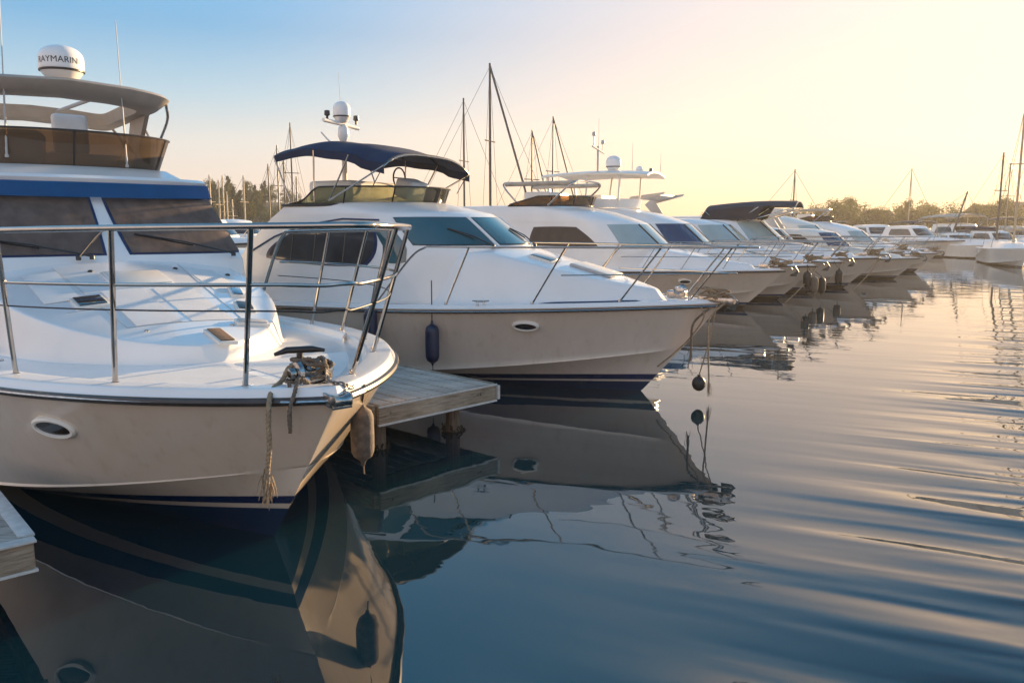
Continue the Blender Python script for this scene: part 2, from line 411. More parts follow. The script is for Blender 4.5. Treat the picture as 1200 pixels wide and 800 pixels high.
def copy_tree(o, parent=None):
    c = o.copy(); COL.objects.link(c); c.parent = parent
    for k in ('label',):
        if parent is None and k in c: del c[k]
    for ch in list(CH.get(o.name, [])) or [x for x in o.children]:
        copy_tree(ch, c)
    return c
CH = {}

def ss(a, b, x):
    t = max(0.0, min(1.0, (x - a) / (b - a))) if a != b else float(x > a)
    return t * t * (3 - 2 * t)

def lerp(a, b, t): return a + (b - a) * t

def spline(pts, n=12):
    """Catmull-Rom through the points"""
    P = [Vector(p) for p in pts]; P = [P[0] * 2 - P[1]] + P + [P[-1] * 2 - P[-2]]; out = []
    for i in range(1, len(P) - 2):
        for k in range(n):
            t = k / n; a, b, c, d = P[i - 1], P[i], P[i + 1], P[i + 2]
            out.append(0.5 * ((2 * b) + (c - a) * t + (2 * a - 5 * b + 4 * c - d) * t * t + (3 * b - a - 3 * c + d) * t ** 3))
    out.append(P[-2]); return out

def rope_mb(pts, r, mb=None, twist=0.09, seg=6):
    """three laid strands along a path"""
    mb = mb or MB(); pts = [Vector(p) for p in pts]
    fine = [pts[0]]
    for a, b in zip(pts, pts[1:]):
        k = max(1, int((b - a).length / (r * 0.8)))
        fine += [a.lerp(b, (i + 1) / k) for i in range(k)]
    for st in range(3):
        path = []; d = 0.0; nrm = None
        for i, p in enumerate(fine):
            t = (fine[min(i + 1, len(fine) - 1)] - fine[max(i - 1, 0)])
            t = t.normalized() if t.length > 1e-9 else Vector((0, 0, 1))
            if nrm is None: nrm = t.orthogonal()
            nrm = nrm - t * nrm.dot(t)
            nrm = nrm.normalized() if nrm.length > 1e-6 else t.orthogonal().normalized()
            if i: d += (p - fine[i - 1]).length
            a = 2 * math.pi * (d / twist + st / 3)
            path.append(p + (nrm * math.cos(a) + t.cross(nrm) * math.sin(a)) * r * 0.5)
        mb.tube(path, r * 0.56, seg)
    return mb

# ---------------------------------------------------------------- motor yacht builder (local frame: bow tip at x = 0 pointing +x, port +y, waterline z = 0)
class Yacht:
    def __init__(s, loc, heading, **k):
        s.loc = loc; s.head = heading
        s.L = k.get('L', 11.0); s.B = k.get('B', 1.9); s.sm = k.get('sm', 4.5); s.p = k.get('p', 2.4); s.q = k.get('q', 0.85)
        s.z0 = k.get('z0', 1.31); s.z1 = k.get('z1', 1.0); s.ov = k.get('ov', 1.12); s.zc0 = k.get('zc0', 0.6); s.zc1 = k.get('zc1', 0.02)
        s.st0 = k.get('st0', 0.9); s.tw = k.get('tw', 1.35); s.tsm = k.get('tsm', 3.2); s.th0 = k.get('th0', 0.2); s.wz = k.get('wz', 2.05); s.ws = k.get('ws', 5.4)
        s.capw = k.get('capw', 0.24); s.edge = k.get('edge', 0.22); s.res = k.get('res', 1.0); s.cb = k.get('cb', 0.86); s.flare = k.get('flare', 1.8); s.cp = k.get('cp', 2.0); s.drop = k.get('drop', 0.04)
        s.rings = []; s.sc = k.get('sc', 1.0)
    def b(s, q):
        t = min(max(q, 0), s.sm) / s.sm
        v = s.B * (1 - (1 - t) ** s.p) ** s.q
        if q > s.sm: v *= 1 - 0.10 * ((q - s.sm) / (s.L - s.sm)) ** 2
        return v
    def zs(s, q): return s.z1 + (s.z0 - s.z1) * (1 - min(max(q, 0) / s.L, 1)) ** 1.6
    def stem(s, z):
        if z >= s.z0: return 0.0
        return s.ov * (1 - z / s.z0) ** 1.08 if z > 0 else s.ov + (-z) * 1.15
    def side_pt(s, t, v, sg):
        """hull side point: t along the length from the stem, v from chine (0) to sheer (1)"""
        sc0 = s.stem(s.zc0)
        q = t * s.L; ys = s.b(q); zsv = s.zs(q)
        qc = sc0 + t * (s.L - sc0); tt = min((qc - sc0) / (s.sm + 0.8), 1.0)
        yc = s.cb * s.B * (1 - (1 - tt) ** s.cp) ** 1.0
        zc = s.zc1 + (s.zc0 - s.zc1) * (1 - min(t * s.L / 7.0, 1)) ** 1.8
        e = lerp(s.flare, 1.0, ss(0, 0.75, t))
        z = lerp(zc, zsv, v); y = yc + (ys - yc) * v ** e
        st = s.stem(lerp(s.zc0, s.z0, v)); x = st + t * (s.L - st)
        return Vector((-x, sg * y, z))
    def hull_y(s, q, z):
        """half breadth of the topsides at distance q aft of the bow and height z (approximate search)"""
        best = (1e9, 0.0)
        for i in range(0, 121):
            t = (i / 120) ** 1.5
            for j in range(0, 21):
                P = s.side_pt(t, j / 20, 1); d = (P.x + q) ** 2 + (P.z - z) ** 2
                if d < best[0]: best = (d, P.y)
        return best[1]
    def make(s, name, label, cat, group=None, hull=None, deck=None):
        s.root = empty(name, (s.loc[0], s.loc[1], 0), R(s.head), s.sc); tag(s.root, label, cat, group)
        nt = int(64 * s.res) + 8; nv = int(12 * s.res) + 3
        T = [(i / nt) ** 1.7 for i in range(nt + 1)]
        mb = MB()
        for sg in (1, -1):
            rows = []
            for t in T:
                r = []
                kq = s.stem(-0.6) + t * (s.L - s.stem(-0.6))
                K = Vector((-kq, 0, -0.6)); C = s.side_pt(t, 0, sg)
                # bottom stem follows the raked stem line
                for w in range(0, 5):
                    f = w / 4; p = K.lerp(C, f)
                    if t < 1e-9: zz = lerp(-0.6, s.zc0, f); p = Vector((-s.stem(zz), 0, zz))
                    else:
                        zz = p.z; x0 = s.stem(lerp(-0.6, s.zc0, f)); p.x = -(x0 + t * (s.L - x0))
                    r.append(p)
                r.append(C + Vector((0, sg * 0.022 * min(1, t * 30), 0.012)))   # spray knuckle
                for j in range(1, nv + 1): r.append(s.side_pt(t, j / nv, sg))
                rows.append(r)
            mb.grid(rows, flip=(sg < 0))
            tr = rows[-1]; mb.add(tr + [Vector((tr[-1].x, 0, tr[-1].z)), Vector((tr[0].x, 0, tr[0].z))], [tuple(range(len(tr) + 2))])
        s.hull = mb.build('hull', hull or HULL1, s.root, angle=30)
        s.deck_mesh(deck or M['gel'])
        return s.root
    def trunk(s, q, y):
        """height of the raised foredeck above the side deck"""
        if q <= s.st0: return 0.0
        t = min((q - s.st0) / s.tsm, 1); bt = s.tw * (1 - (1 - t) ** 2.2) ** 0.62
        f = ss(0, s.edge, min(bt - abs(y), (q - s.st0) * 1.3))
        hh = s.th0 + max(0.0, (s.wz - s.zs(s.ws) - s.th0)) * min(1, (q - s.st0) / (s.ws - s.st0)) ** 1.05
        c = 1 - 0.18 * min(1, (abs(y) / max(bt, 0.1))) ** 2
        return f * hh * c
    def deck_z(s, q, y):
        d = max(0.0, s.b(q) - abs(y))
        z = s.zs(q) + 0.055 * ss(0, 0.05, d) - s.drop * ss(s.capw, s.capw + 0.05, d)
        return z + s.trunk(q, y)
    def deck_mesh(s, m):
        n = s.res
        Q = [s.st0 * (i / int(26 * n)) ** 1.6 for i in range(int(26 * n))] + [s.st0 + (s.L - s.st0) * (i / int(100 * n)) ** 2.6 for i in range(int(100 * n) + 1)]
        rows = []
        def seg(a, b, k): return [lerp(a, b, i / k) for i in range(k)]
        for q in Q:
            bb = s.b(q); t = min(max(q - s.st0, 0) / s.tsm, 1); bt = max(s.tw * (1 - (1 - t) ** 2.2) ** 0.62, 0.004)
            ce = max(bb - s.capw - 0.06, 0.0); bt = min(bt, max(ce - 0.01, 0.004)); e0 = max(bt - s.edge * 1.02, bt * 0.3)
            ce = max(ce, bt + 0.001 if bb > bt + 0.002 else bb * 0.9)
            if bb < 0.02: half = seg(0, bb, int(14 * n) + int(8 * n) + int(6 * n) + 13) + [bb]
            else:
                c2 = min(ce + 0.07, bb * 0.97); c3 = max(bb - 0.055, c2); 
                half = seg(0, e0, int(14 * n)) + seg(e0, bt, int(8 * n)) + seg(bt, ce, int(6 * n)) + seg(ce, c2, 5) + seg(c2, c3, 3) + seg(c3, bb, 5) + [bb]
            rows.append([Vector((-q, -yy, s.deck_z(q, yy))) for yy in half[::-1]] + [Vector((-q, yy, s.deck_z(q, yy))) for yy in half[1:]])
        s.deck = MB().grid(rows).build('deck', m, s.root, angle=50)
    def rubrail(s, m=None, r=0.026, dz=-0.035, m2=None):
        n = 90; pts = []
        for i in range(-n, n + 1):
            q = s.L * (abs(i) / n) ** 1.6; P = s.side_pt(q / s.L, 1, 1 if i >= 0 else -1)
            pts.append(P + Vector((0.006 if abs(i) < 3 else 0, 0.006 * (1 if i > 0 else -1 if i < 0 else 0), dz)))
        rr = MB().tube(pts, r, 8).build('rub_rail', m or M['rub'], s.root)
        if m2: MB().tube([p + Vector((0.0, math.copysign(r * 0.7, p.y) if abs(p.y) > .02 else 0, 0.002)) + (Vector((r * .7, 0, 0)) if abs(p.y) <= .3 else Vector()) for p in pts], r * 0.42, 6).build('rub_strip', m2, rr)
    # ---- superstructure lofted from plan rings
    def ring(s, z, sf, w, k, sa, m=1.0): s.rings.append(dict(z=z, sf=sf, w=w, k=k, sa=sa, m=m))
    def par(s, v):
        i = int(min(max(v, 0), len(s.rings) - 1.000001)); f = v - i; a, b = s.rings[i], s.rings[min(i + 1, len(s.rings) - 1)]
        return {k: lerp(a[k], b[k], f) for k in a}
    def vz(s, z):
        for i in range(len(s.rings) - 1):
            a, b = s.rings[i]['z'], s.rings[i + 1]['z']
            if a <= z <= b or i == len(s.rings) - 2: return i + (z - a) / (b - a)
    def S(s, u, v):
        p = s.par(v); a = min(abs(u), 1) * math.pi / 2; sg = 1 if u >= 0 else -1
        y = p['w'] * math.sin(a); x = p['sf'] + p['k'] * (1 - math.cos(a) ** p['m'])
        if abs(u) > 1: x = p['sf'] + p['k'] + (abs(u) - 1) * (p['sa'] - p['sf'] - p['k'])
        return Vector((-x, sg * y, p['z']))
    def Ss(s, sg, q, z):
        p = s.par(s.vz(z)); return Vector((-q, sg * p['w'], z))
    def cabin(s, name, m, crown=0.08, nv=4, parent=None):
        rows = []; nu = int(20 * max(s.res, .6)); U = [-2 + i / 6 for i in range(6)] + [-1 + i / nu for i in range(2 * nu)] + [1 + i / 6 for i in range(7)]
        for i in range((len(s.rings) - 1) * nv + 1): rows.append([s.S(u, i / nv) for u in U])
        mb = MB().grid(rows)
        top = rows[-1]; n = len(top); cx = sum(p.x for p in top) / n; prev = top
        for f in (0.85, 0.6, 0.3, 0.0):
            cur = [Vector((cx + (p.x - cx) * f, p.y * f, p.z + crown * (1 - f * f))) for p in top]
            mb.grid([prev, cur]); prev = cur
        mb.add([r[0] for r in rows] + [r[-1] for r in rows][::-1], [tuple(range(2 * len(rows)))])
        mb.add([top[0], Vector((cx, 0, top[0].z + crown)), top[-1]], [(0, 1, 2)])
        return mb.build(name, m, parent or s.root, angle=35)
    def patch(s, corners, fn, off=0.012, th=0.02, rnd=0.15, n=10, grow=0.0):
        """window patch on the cabin skin: corners (a, b) in order low-left, low-right, up-right, up-left"""
        rows = []
        for i in range(n + 1):
            r = []
            for j in range(n + 1):
                a = (-1 + 2 * j / n); b = (-1 + 2 * i / n)
                a2 = a * math.sqrt(max(0, 1 - rnd * b * b / 2)); b2 = b * math.sqrt(max(0, 1 - rnd * a * a / 2))
                f, g = (a2 * (1 + grow) + 1) / 2, (b2 * (1 + grow * 1.6) + 1) / 2
                A = lerp(lerp(corners[0][0], corners[1][0], f), lerp(corners[3][0], corners[2][0], f), g)
                B_ = lerp(lerp(corners[0][1], corners[1][1], f), lerp(corners[3][1], corners[2][1], f), g)
                e = 0.01; P = fn(A, B_); N = (fn(A + e, B_) - P).cross(fn(A, B_ + e) - P)
                if N.length > 1e-12: N.normalize()
                if N.dot(P - Vector((-(s.ws + 3.0), 0, P.z - 0.05))) < 0: N = -N
                r.append(P + N * off)
            rows.append(r)
        # thicken inwards
        mb = MB(); nn = MB()
        t = MB(); t.solid(rows, th); 
        c = Vector((-(s.ws + 3.0), 0, rows[n // 2][n // 2].z)); mid = rows[n // 2][n // 2]
        du = rows[n // 2][n // 2 + 1] - mid; dv = rows[n // 2 + 1][n // 2] - mid
        if du.cross(dv).dot(mid - c) < 0: t = MB(); t.solid([r[::-1] for r in rows], th)
        return t
    def pane(s, name, corners, m, frame=None, fn=None, off=0.014, rnd=0.15, grow=0.06, label=None, n=10):
        fn = fn or s.S
        o = s.patch(corners, fn, off, 0.03, rnd, n).build(name, m, s.root, angle=50)
        if frame: s.patch(corners, fn, off - 0.006, 0.03, rnd, grow=grow).build('frame', frame, o, angle=50)
        if label: o['label'] = label
        return o
    # ---- rails
    def rail_base(s, q, sg, inset=0.13):
        y = max(0.0, s.b(q) - inset); return Vector((-q - (0.10 if q < 0.2 else 0), sg * y, s.deck_z(q + (0.1 if q < .2 else 0), y) - 0.01))
    def rail(s, hfun, qend, ext=0.25, out=0.03, inset=0.13, r=0.016, mids=(0.5,), posts=(), lean=0.12, wire=None, qend_p=None, bend=True, open_nose=0.0, mid_end=None):
        """bow rail: hfun(q) gives the height of the top tube above the waterline"""
        qend_p = qend_p or qend
        def top(q, sg, f=1.0):
            B_ = s.rail_base(q, sg, inset)
            fw = ext * (1 - min(q / qend, 1)) ** 1.5 + lean
            T = Vector((B_.x + fw, B_.y + sg * out, hfun(q)))
            return B_.lerp(T, f)
        def path(f, qs, qp):
            pts = []
            n = 44
            for i in range(n, 0, -1): pts.append(top(qs * (i / n) ** 1.7, -1, f))
            a = top(0.0, -1, f); pts.append(Vector((a.x, 0, a.z)))
            for i in range(1, n + 1): pts.append(top(qp * (i / n) ** 1.7, 1, f))
            return pts
        def soften(pts):
            for _ in range(6):
                pts = [pts[0]] + [(pts[i - 1] + pts[i] * 2 + pts[i + 1]) / 4 for i in range(1, len(pts) - 1)] + [pts[-1]]
            return pts
        tp = soften(path(1.0, qend, qend_p))
        if bend:
            e0 = s.rail_base(qend + 0.45, -1, inset); e1 = s.rail_base(qend_p + 0.45, 1, inset)
            tp = spline([e0, e0.lerp(tp[0], 0.75) + Vector((-0.05, 0, 0.05)), tp[0]], 6)[:-1] + tp + spline([tp[-1], e1.lerp(tp[-1], 0.75) + Vector((-0.05, 0, 0.05)), e1], 6)[1:]
        ro = MB().tube(tp, r, 10).build('bow_rail', M['steel'], s.root)
        for f in mids: MB().tube(soften(path(f, mid_end or qend, mid_end or qend_p)), r * 0.62, 8).build('middle_rail', M['steel'], ro)
        if wire: MB().tube(soften(path(wire, qend, qend_p)), 0.006, 6).build('lifeline', M['rubber'], ro)
        for sg, q in posts:
            B_ = s.rail_base(q, sg, inset); q2 = q
            # nearest point of the softened top path to the leaned post head
            T0 = top(q, sg); T = min(tp, key=lambda P: (P - T0).length)
            mb = MB().tube([B_, B_.lerp(T, 0.5), T], r * 0.85, 8)
            mb.lathe([(0.034, 0), (0.034, 0.008), (0.02, 0.014), (0.018, 0.04)], B_, seg=14)
            mb.build('stanchion', M['steel'], ro)
        return ro
    def porthole(s, q, z, sg, rx=0.16, rz=0.075):
        """oval port light set in the topsides"""
        P = Vector((-q, sg * s.hull_y(q, z), z)); e = 0.12
        X = (Vector((-q + e, sg * s.hull_y(q - e, z), z)) - Vector((-q - e, sg * s.hull_y(q + e, z), z))).normalized()
        Z = (Vector((-q, sg * s.hull_y(q, z + 0.08), z + 0.08)) - Vector((-q, sg * s.hull_y(q, z - 0.08), z - 0.08))).normalized()
        N = X.cross(Z).normalized()
        if N.y * sg < 0: N = -N
        rings = []
        for ra, d in ((1.22, -0.03), (1.2, 0.03), (1.1, 0.045), (0.98, 0.042), (0.94, 0.0)):
            rings.append([P + X * (math.cos(a) * rx * ra) + Z * (math.sin(a) * rz * (1 + (ra - 1) * 2)) + N * d for a in [2 * math.pi * k / 32 for k in range(32)]])
        o = MB().grid(rings, close_u=True).build('porthole', M['gel_warm'], s.root)
        ring = [P + X * (math.cos(a) * rx * 0.95) + Z * (math.sin(a) * rz * 0.92) + N * 0.028 for a in [2 * math.pi * k / 32 for k in range(32)]]
        ring2 = [p - N * 0.03 for p in ring]
        mb = MB(); mb.grid([ring, ring2], close_u=True); mb.add(ring, [tuple(range(32))]); mb.add(ring2, [tuple(range(32))[::-1]])
        mb.build('pane', M['dark_glass'], o)
    def hatch(s, q, y, sx, sy, m=None, rot=0.0, name='deck_hatch', fm=None):
        z = s.deck_z(q, y); e = 0.06
        N = Vector((s.deck_z(q + e, y) - s.deck_z(q - e, y), -(s.deck_z(q, y + e) - s.deck_z(q, y - e)), 2 * e)).normalized()
        mt = Matrix.Translation(Vector((-q, y, z))) @ N.to_track_quat('Z', 'X').to_matrix().to_4x4() @ Matrix.Rotation(rot, 4, 'Z')
        # track quat: local x/y orientation fixed by the yaw below
        X = Vector((1, 0, 0)) - N * N.x; X.normalize(); Y = N.cross(X)
        mt = Matrix((X.to_4d(), Y.to_4d(), N.to_4d(), Vector((0, 0, 0, 1)))).transposed()
        for i in range(3): mt[3][i] = 0
        mt = Matrix.Translation(Vector((-q, y, z))) @ mt.to_3x3().to_4x4() @ Matrix.Rotation(rot, 4, 'Z')
        o = MB().box((0, 0, 0.012), (sx + 0.05, sy + 0.05, 0.036), 0.012).build(name, fm or M['gel_warm'], s.root); o.data.transform(mt)
        p = MB().box((0, 0, 0.034), (sx, sy, 0.014), 0.005).build('lens', m or M['dark_glass'], o); p.data.transform(mt)
        return o
    def cleat(s, q, y, sc=1.0, yaw=0.0):
        z = s.deck_z(q, y); mb = MB()
        mb.tube([(-0.12, 0, 0.062), (-0.06, 0, 0.055), (0.06, 0, 0.055), (0.12, 0, 0.062)], [0.007, 0.012, 0.012, 0.007], 8)
        for x in (-0.045, 0.045): mb.lathe([(0.018, 0), (0.012, 0.02), (0.012, 0.055)], (x, 0, 0), seg=10)
        o = mb.build('cleat', M['steel'], s.root)
        o.data.transform(Matrix.Translation(Vector((-q, y, z))) @ Matrix.Rotation(yaw, 4, 'Z') @ Matrix.Scale(sc, 4)); return o
    def wiper(s, base, tip, lift=0.03):
        b_, t_ = Vector(base), Vector(tip); up = Vector((0.03, 0, lift)); mb = MB()
        mb.lathe([(0.028, -0.02), (0.028, 0.02), (0.018, 0.035)], b_, seg=12)
        mb.tube([b_ + up * 0.5, b_.lerp(t_, 0.5) + up * 1.3, t_ + up * 0.6], [0.012, 0.009, 0.007], 8)
        d = (t_ - b_).normalized(); mb.tube([b_.lerp(t_, 0.42) + up * 0.5, t_ + up * 0.35], 0.011, 6)
        return mb.build('wiper', M['black'], s.root)
    def world(s, p): a = R(s.head); x, y = p[0] * s.sc, p[1] * s.sc; return Vector((s.loc[0] + x * math.cos(a) - y * math.sin(a), s.loc[1] + x * math.sin(a) + y * math.cos(a), p[2] * s.sc))

def text_mesh(txt, size):
    cu = bpy.data.curves.new('lettering', 'FONT'); cu.body = txt; cu.size = size; cu.align_x = 'CENTER'; cu.extrude = 0.0; cu.resolution_u = 3
    o = bpy.data.objects.new('lettering', cu); COL.objects.link(o)
    dg = bpy.context.evaluated_depsgraph_get(); me = bpy.data.meshes.new_from_object(o.evaluated_get(dg))
    bpy.data.objects.remove(o); bpy.data.curves.remove(cu); return me

def radome(y, pos, r, h, face=None, lettering=False, m=None):
    """satellite or radar dome: rounded top, dark seam band, tapered base"""
    x0, y0, z0 = pos; prof = []
    for i in range(5): prof.append((r * lerp(0.5, 0.93, (i / 4) ** 0.7), h * lerp(0.0, 0.26, i / 4)))
    prof.append((r * 0.985, h * 0.30)); prof.append((r, h * 0.38)); prof.append((r, h * 0.62))
    for i in range(1, 10):
        a = i / 9 * math.pi / 2; prof.append((max(0.002, r * math.cos(a) ** 0.8), h * (0.62 + 0.38 * math.sin(a))))
    o = MB().lathe(prof, pos, seg=40).build('radar_dome', m or M['gel'], y.root)
    MB().lathe([(r * 0.95, h * 0.262), (r * 1.004, h * 0.275), (r * 1.010, h * 0.315), (r * 0.99, h * 0.322)], pos, seg=40).build('band', M['black'], o)
    if lettering:
        me = text_mesh('RAYMARINE', r * 0.40)
        a0 = face
        sc = 1.0
        for v in me.vertices:
            a = a0 + v.co.x * sc / (r * 1.0); z = z0 + h * 0.455 + v.co.y * sc
            v.co = Vector((x0 + (r + 0.003) * math.cos(a), y0 + (r + 0.003) * math.sin(a), z))
        me.materials.append(M['text']); t = bpy.data.objects.new('lettering', me); COL.objects.link(t); t.parent = o
    return o

def antenna(y, base, top, r=0.011, name='antenna', parent=None):
    b_, t_ = Vector(base), Vector(top)
    mb = MB().lathe([(0.022, -0.02), (0.022, 0.012), (0.013, 0.02), (0.012, 0.10), (0.010, 0.11)], b_, seg=12)
    mb.tube([b_, b_.lerp(t_, 0.4), b_.lerp(t_, 0.41), t_], [r, r * 0.95, r * 0.6, r * 0.45], 8)
    return mb.build(name, M['gel_grey'], parent or y.root)

def arc_strip(sf, k, w, sa, z, n=28, side=6):
    """plan curve of a wraparound windscreen: aft starboard, round the front, aft port"""
    pts = []
    for i in range(side): pts.append((lerp(sa, sf + k, i / side), -w))
    for i in range(-n, n + 1):
        a = i / n * math.pi / 2; pts.append((sf + k * (1 - math.cos(a)), w * math.sin(a)))
    for i in range(1, side + 1): pts.append((lerp(sf + k, sa, i / side), w))
    return [Vector((-q, y, z)) for q, y in pts]

def canopy(rows_fn, nu, nv, th):
    return MB().solid([[rows_fn(i / nu, -1 + 2 * j / nv) for j in range(nv + 1)] for i in range(nu + 1)], th)

# ---------------------------------------------------------------- water, land
def water():
    m, nt, b = new_mat('harbour_water')
    b.inputs['Base Color'].default_value = (0.002, 0.020, 0.032, 1)
    b.inputs['Roughness'].default_value = 0.012
    b.inputs['IOR'].default_value = 1.62
    L = nt.links.new
    tc = nt.nodes.new('ShaderNodeTexCoord')
    def mapping(sc, rz):
        mp = nt.nodes.new('ShaderNodeMapping'); mp.vector_type = 'TEXTURE'; mp.inputs['Scale'].default_value = tuple(1 / q for q in sc); mp.inputs['Rotation'].default_value = (0, 0, -rz)
        L(tc.outputs['Object'], mp.inputs[0]); return mp.outputs[0]
    def noise(vec, scale, detail, rough=0.5, dist=0.0):
        n = nt.nodes.new('ShaderNodeTexNoise'); n.inputs['Scale'].default_value = scale; n.inputs['Detail'].default_value = detail
        n.inputs['Roughness'].default_value = rough; n.inputs['Distortion'].default_value = dist
        L(vec, n.inputs['Vector']); return n.outputs['Fac']
    def math_(op, a, b_=None, c=None):
        n = nt.nodes.new('ShaderNodeMath'); n.operation = op
        for i, x in enumerate((a, b_, c)):
            if x is None: continue
            if isinstance(x, (int, float)): n.inputs[i].default_value = x
            else: L(x, n.inputs[i])
        return n.outputs[0]
    sp = nt.nodes.new('ShaderNodeSeparateXYZ'); L(tc.outputs['Object'], sp.inputs[0])
    # calm between the boats, livelier out in the fairway: distance from the line of bows
    d = math_('ADD', math_('MULTIPLY', sp.outputs[0], 0.80), math_('MULTIPLY', sp.outputs[1], -0.60))
    mr = nt.nodes.new('ShaderNodeMapRange'); mr.interpolation_type = 'SMOOTHSTEP'
    mr.inputs[1].default_value = -3.0; mr.inputs[2].default_value = 1.2; mr.inputs[3].default_value = 0.02; mr.inputs[4].default_value = 1.0
    L(d, mr.inputs[0]); amp = mr.outputs[0]
    crest = mapping((0.15, 1.0, 1.0), R(29))       # swell crests run parallel to the boats
    swell = noise(crest, 1.25, 0.6, 0.4, 0.25)
    swell2 = noise(mapping((0.13, 1.0, 1.0), R(24)), 2.7, 0.8, 0.4, 0.25)
    rip = noise(mapping((0.5, 1.0, 1.0), R(20)), 3.0, 2.0, 0.5, 0.5)
    h = math_('MULTIPLY', math_('ADD', math_('MULTIPLY', swell, 0.26), math_('MULTIPLY', swell2, 0.105)), amp)
    h = math_('ADD', h, math_('MULTIPLY', rip, math_('MULTIPLY_ADD', amp, 0.0035, 0.0012)))
    bp_ = nt.nodes.new('ShaderNodeBump'); bp_.inputs['Strength'].default_value = 1.0; bp_.inputs['Distance'].default_value = 1.0
    L(h, bp_.inputs['Height']); L(bp_.outputs['Normal'], b.inputs['Normal'])
    o = MB().grid([[(x, y, 0) for x in (-400, -60, 0, 60, 400)] for y in (-30, 0, 40, 120, 400)]).build('water', m, smooth=False)
    tag(o, 'still dark harbour water with long low ripples', 'water', kind='structure')
water()

def land():
    rows = []
    for j in range(44):
        y0 = 118 + j * 6; r = []
        for i in range(101):
            x = -300 + i * 6.0
            left = math.exp(-((x + 55) / 55) ** 2) * ss(125, 190, y0) * 7.0
            hgt = -0.4 + 1.3 * ss(118, 126, y0) + left + 0.8 * math.sin(x * 0.05 + y0 * 0.03) * ss(130, 200, y0)
            r.append((x, y0 + 4 * math.sin(x * 0.07), hgt))
        rows.append(r)
    o = MB().grid(rows).build('shore', M['shore'])
    tag(o, 'low wooded shore at the back of the harbour', 'shore', kind='structure')
    def hz(x, y): return -0.4 + 1.3 * ss(118, 126, y) + math.exp(-((x + 55) / 55) ** 2) * ss(125, 190, y) * 7.0
    return hz
shore_z = land()

# ---------------------------------------------------------------- trees on the far shore
def make_tree(label, group, h, cr, m, seed, kind='broad'):
    rnd = random.Random(seed); root = empty('broadleaf_tree' if kind == 'broad' else 'pine_tree', (0, 0, 0)); tag(root, label, 'tree', group)
    tr = MB(); th = h * (0.45 if kind == 'broad' else 0.85)
    tr.tube([(0, 0, -0.4), (0.05, 0.03, th * 0.5), (0.02, -0.05, th), (0.1, 0.1, h * 0.8)], [h * 0.03, h * 0.024, h * 0.018, h * 0.006], 8)
    for k in range(6):
        a = rnd.uniform(0, 6.28); z = th * rnd.uniform(0.6, 1.0); e = Vector((math.cos(a) * cr * 0.6, math.sin(a) * cr * 0.6, z + h * 0.22))
        tr.tube([(0.03, 0, z), Vector((0.03, 0, z)).lerp(e, 0.5) + Vector((0, 0, 0.2)), e], [h * 0.012, h * 0.009, h * 0.003], 6)
    tr.build('trunk', M['bark'], root)
    cl = []
    nb = 15 if kind == 'broad' else 14
    for k in range(nb):
        a = rnd.uniform(0, 6.28); f = rnd.random()
        if kind == 'broad':
            rr = cr * math.sqrt(rnd.random()) * 0.85; z = h * rnd.uniform(0.36, 0.88); rr *= 1.1 - abs(z / h - 0.58) * 1.3
            cl.append((Vector((rr * math.cos(a), rr * math.sin(a), z)), cr * rnd.uniform(0.28, 0.5)))
        else:
            z = h * (0.25 + 0.72 * k / nb); rr = cr * (1 - k / nb) * 0.7; cl.append((Vector((rr * math.cos(a), rr * math.sin(a), z)), cr * (0.5 - 0.33 * k / nb)))
    mb = MB()
    for c, r in cl:
        for _ in range(70):
            d = Vector((rnd.gauss(0, 1), rnd.gauss(0, 1), rnd.gauss(0, 1) * 0.8)).normalized() * r * rnd.uniform(0.55, 1.08)
            p = c + d; s = rnd.uniform(0.10, 0.24) * h / 7
            n = (d.normalized() + Vector((rnd.uniform(-1, 1), rnd.uniform(-1, 1), rnd.uniform(-.6, 1))) * 0.8).normalized(); X = n.orthogonal().normalized(); Y = n.cross(X)
            an = rnd.uniform(0, 6.28); X2 = X * math.cos(an) + Y * math.sin(an); Y2 = n.cross(X2)
            mb.add([p - X2 * s, p + Y2 * s * 0.6 + n * s * .2, p + X2 * s, p - Y2 * s * 0.6 + n * s * .2], [(0, 1, 2, 3)])
    mb.build('crown', m, root, smooth=False, weld=False)
    return root
G_HILL, G_BANK = 'trees on the wooded hill at left', 'trees along the far bank at right'
kinds = [make_tree('', G_HILL, 7.0, 2.6, M['leaf'], 1), make_tree('', G_HILL, 8.0, 2.4, M['leaf'], 2), make_tree('', G_HILL, 8.5, 1.7, M['leaf_dark'], 3, 'pine'), make_tree('', G_HILL, 6.0, 2.8, M['leaf_dark'], 4)]
used = set()
def put_tree(k, x, y, sc, group, label):
    o = kinds[k] if k not in used else copy_tree(kinds[k])
    used.add(k); o.location = (x, y, shore_z(x, y) - 0.1); o.rotation_euler = (0, 0, random.uniform(0, 6.28)); o.scale = (sc * random.uniform(.9, 1.15), sc * random.uniform(.9, 1.15), sc)
    o['label'] = label; o['group'] = group
for i in range(110):
    px = random.uniform(170, 362); y = random.uniform(128, 185); x = (px - 600) / 933 * y
    k = random.choice([0, 1, 2, 3, 3, 3, 2]); big = random.uniform(0.5, 0.75) * (1.05 if 225 < px < 290 else 0.9)
    put_tree(k, x, y, big, G_HILL, 'dark rounded broadleaf tree in the wood on the left hill' if k != 2 else 'dark pointed conifer in the wood on the left hill')
for i in range(84):
    px = 930 + (i * 3.5) + random.uniform(-3, 3); y = random.uniform(126, 158); x = (px - 600) / 933 * y
    k = random.choice([0, 1, 3, 0, 1, 0]); sc = random.uniform(0.45, 0.9) * (1.12 if 1105 < px < 1122 or 985 < px < 1000 else 0.92)
    put_tree(k, x, y, sc, G_BANK, 'sunlit rounded broadleaf tree in the golden bank at right' if k != 2 else 'slim pointed conifer in the golden bank at right')
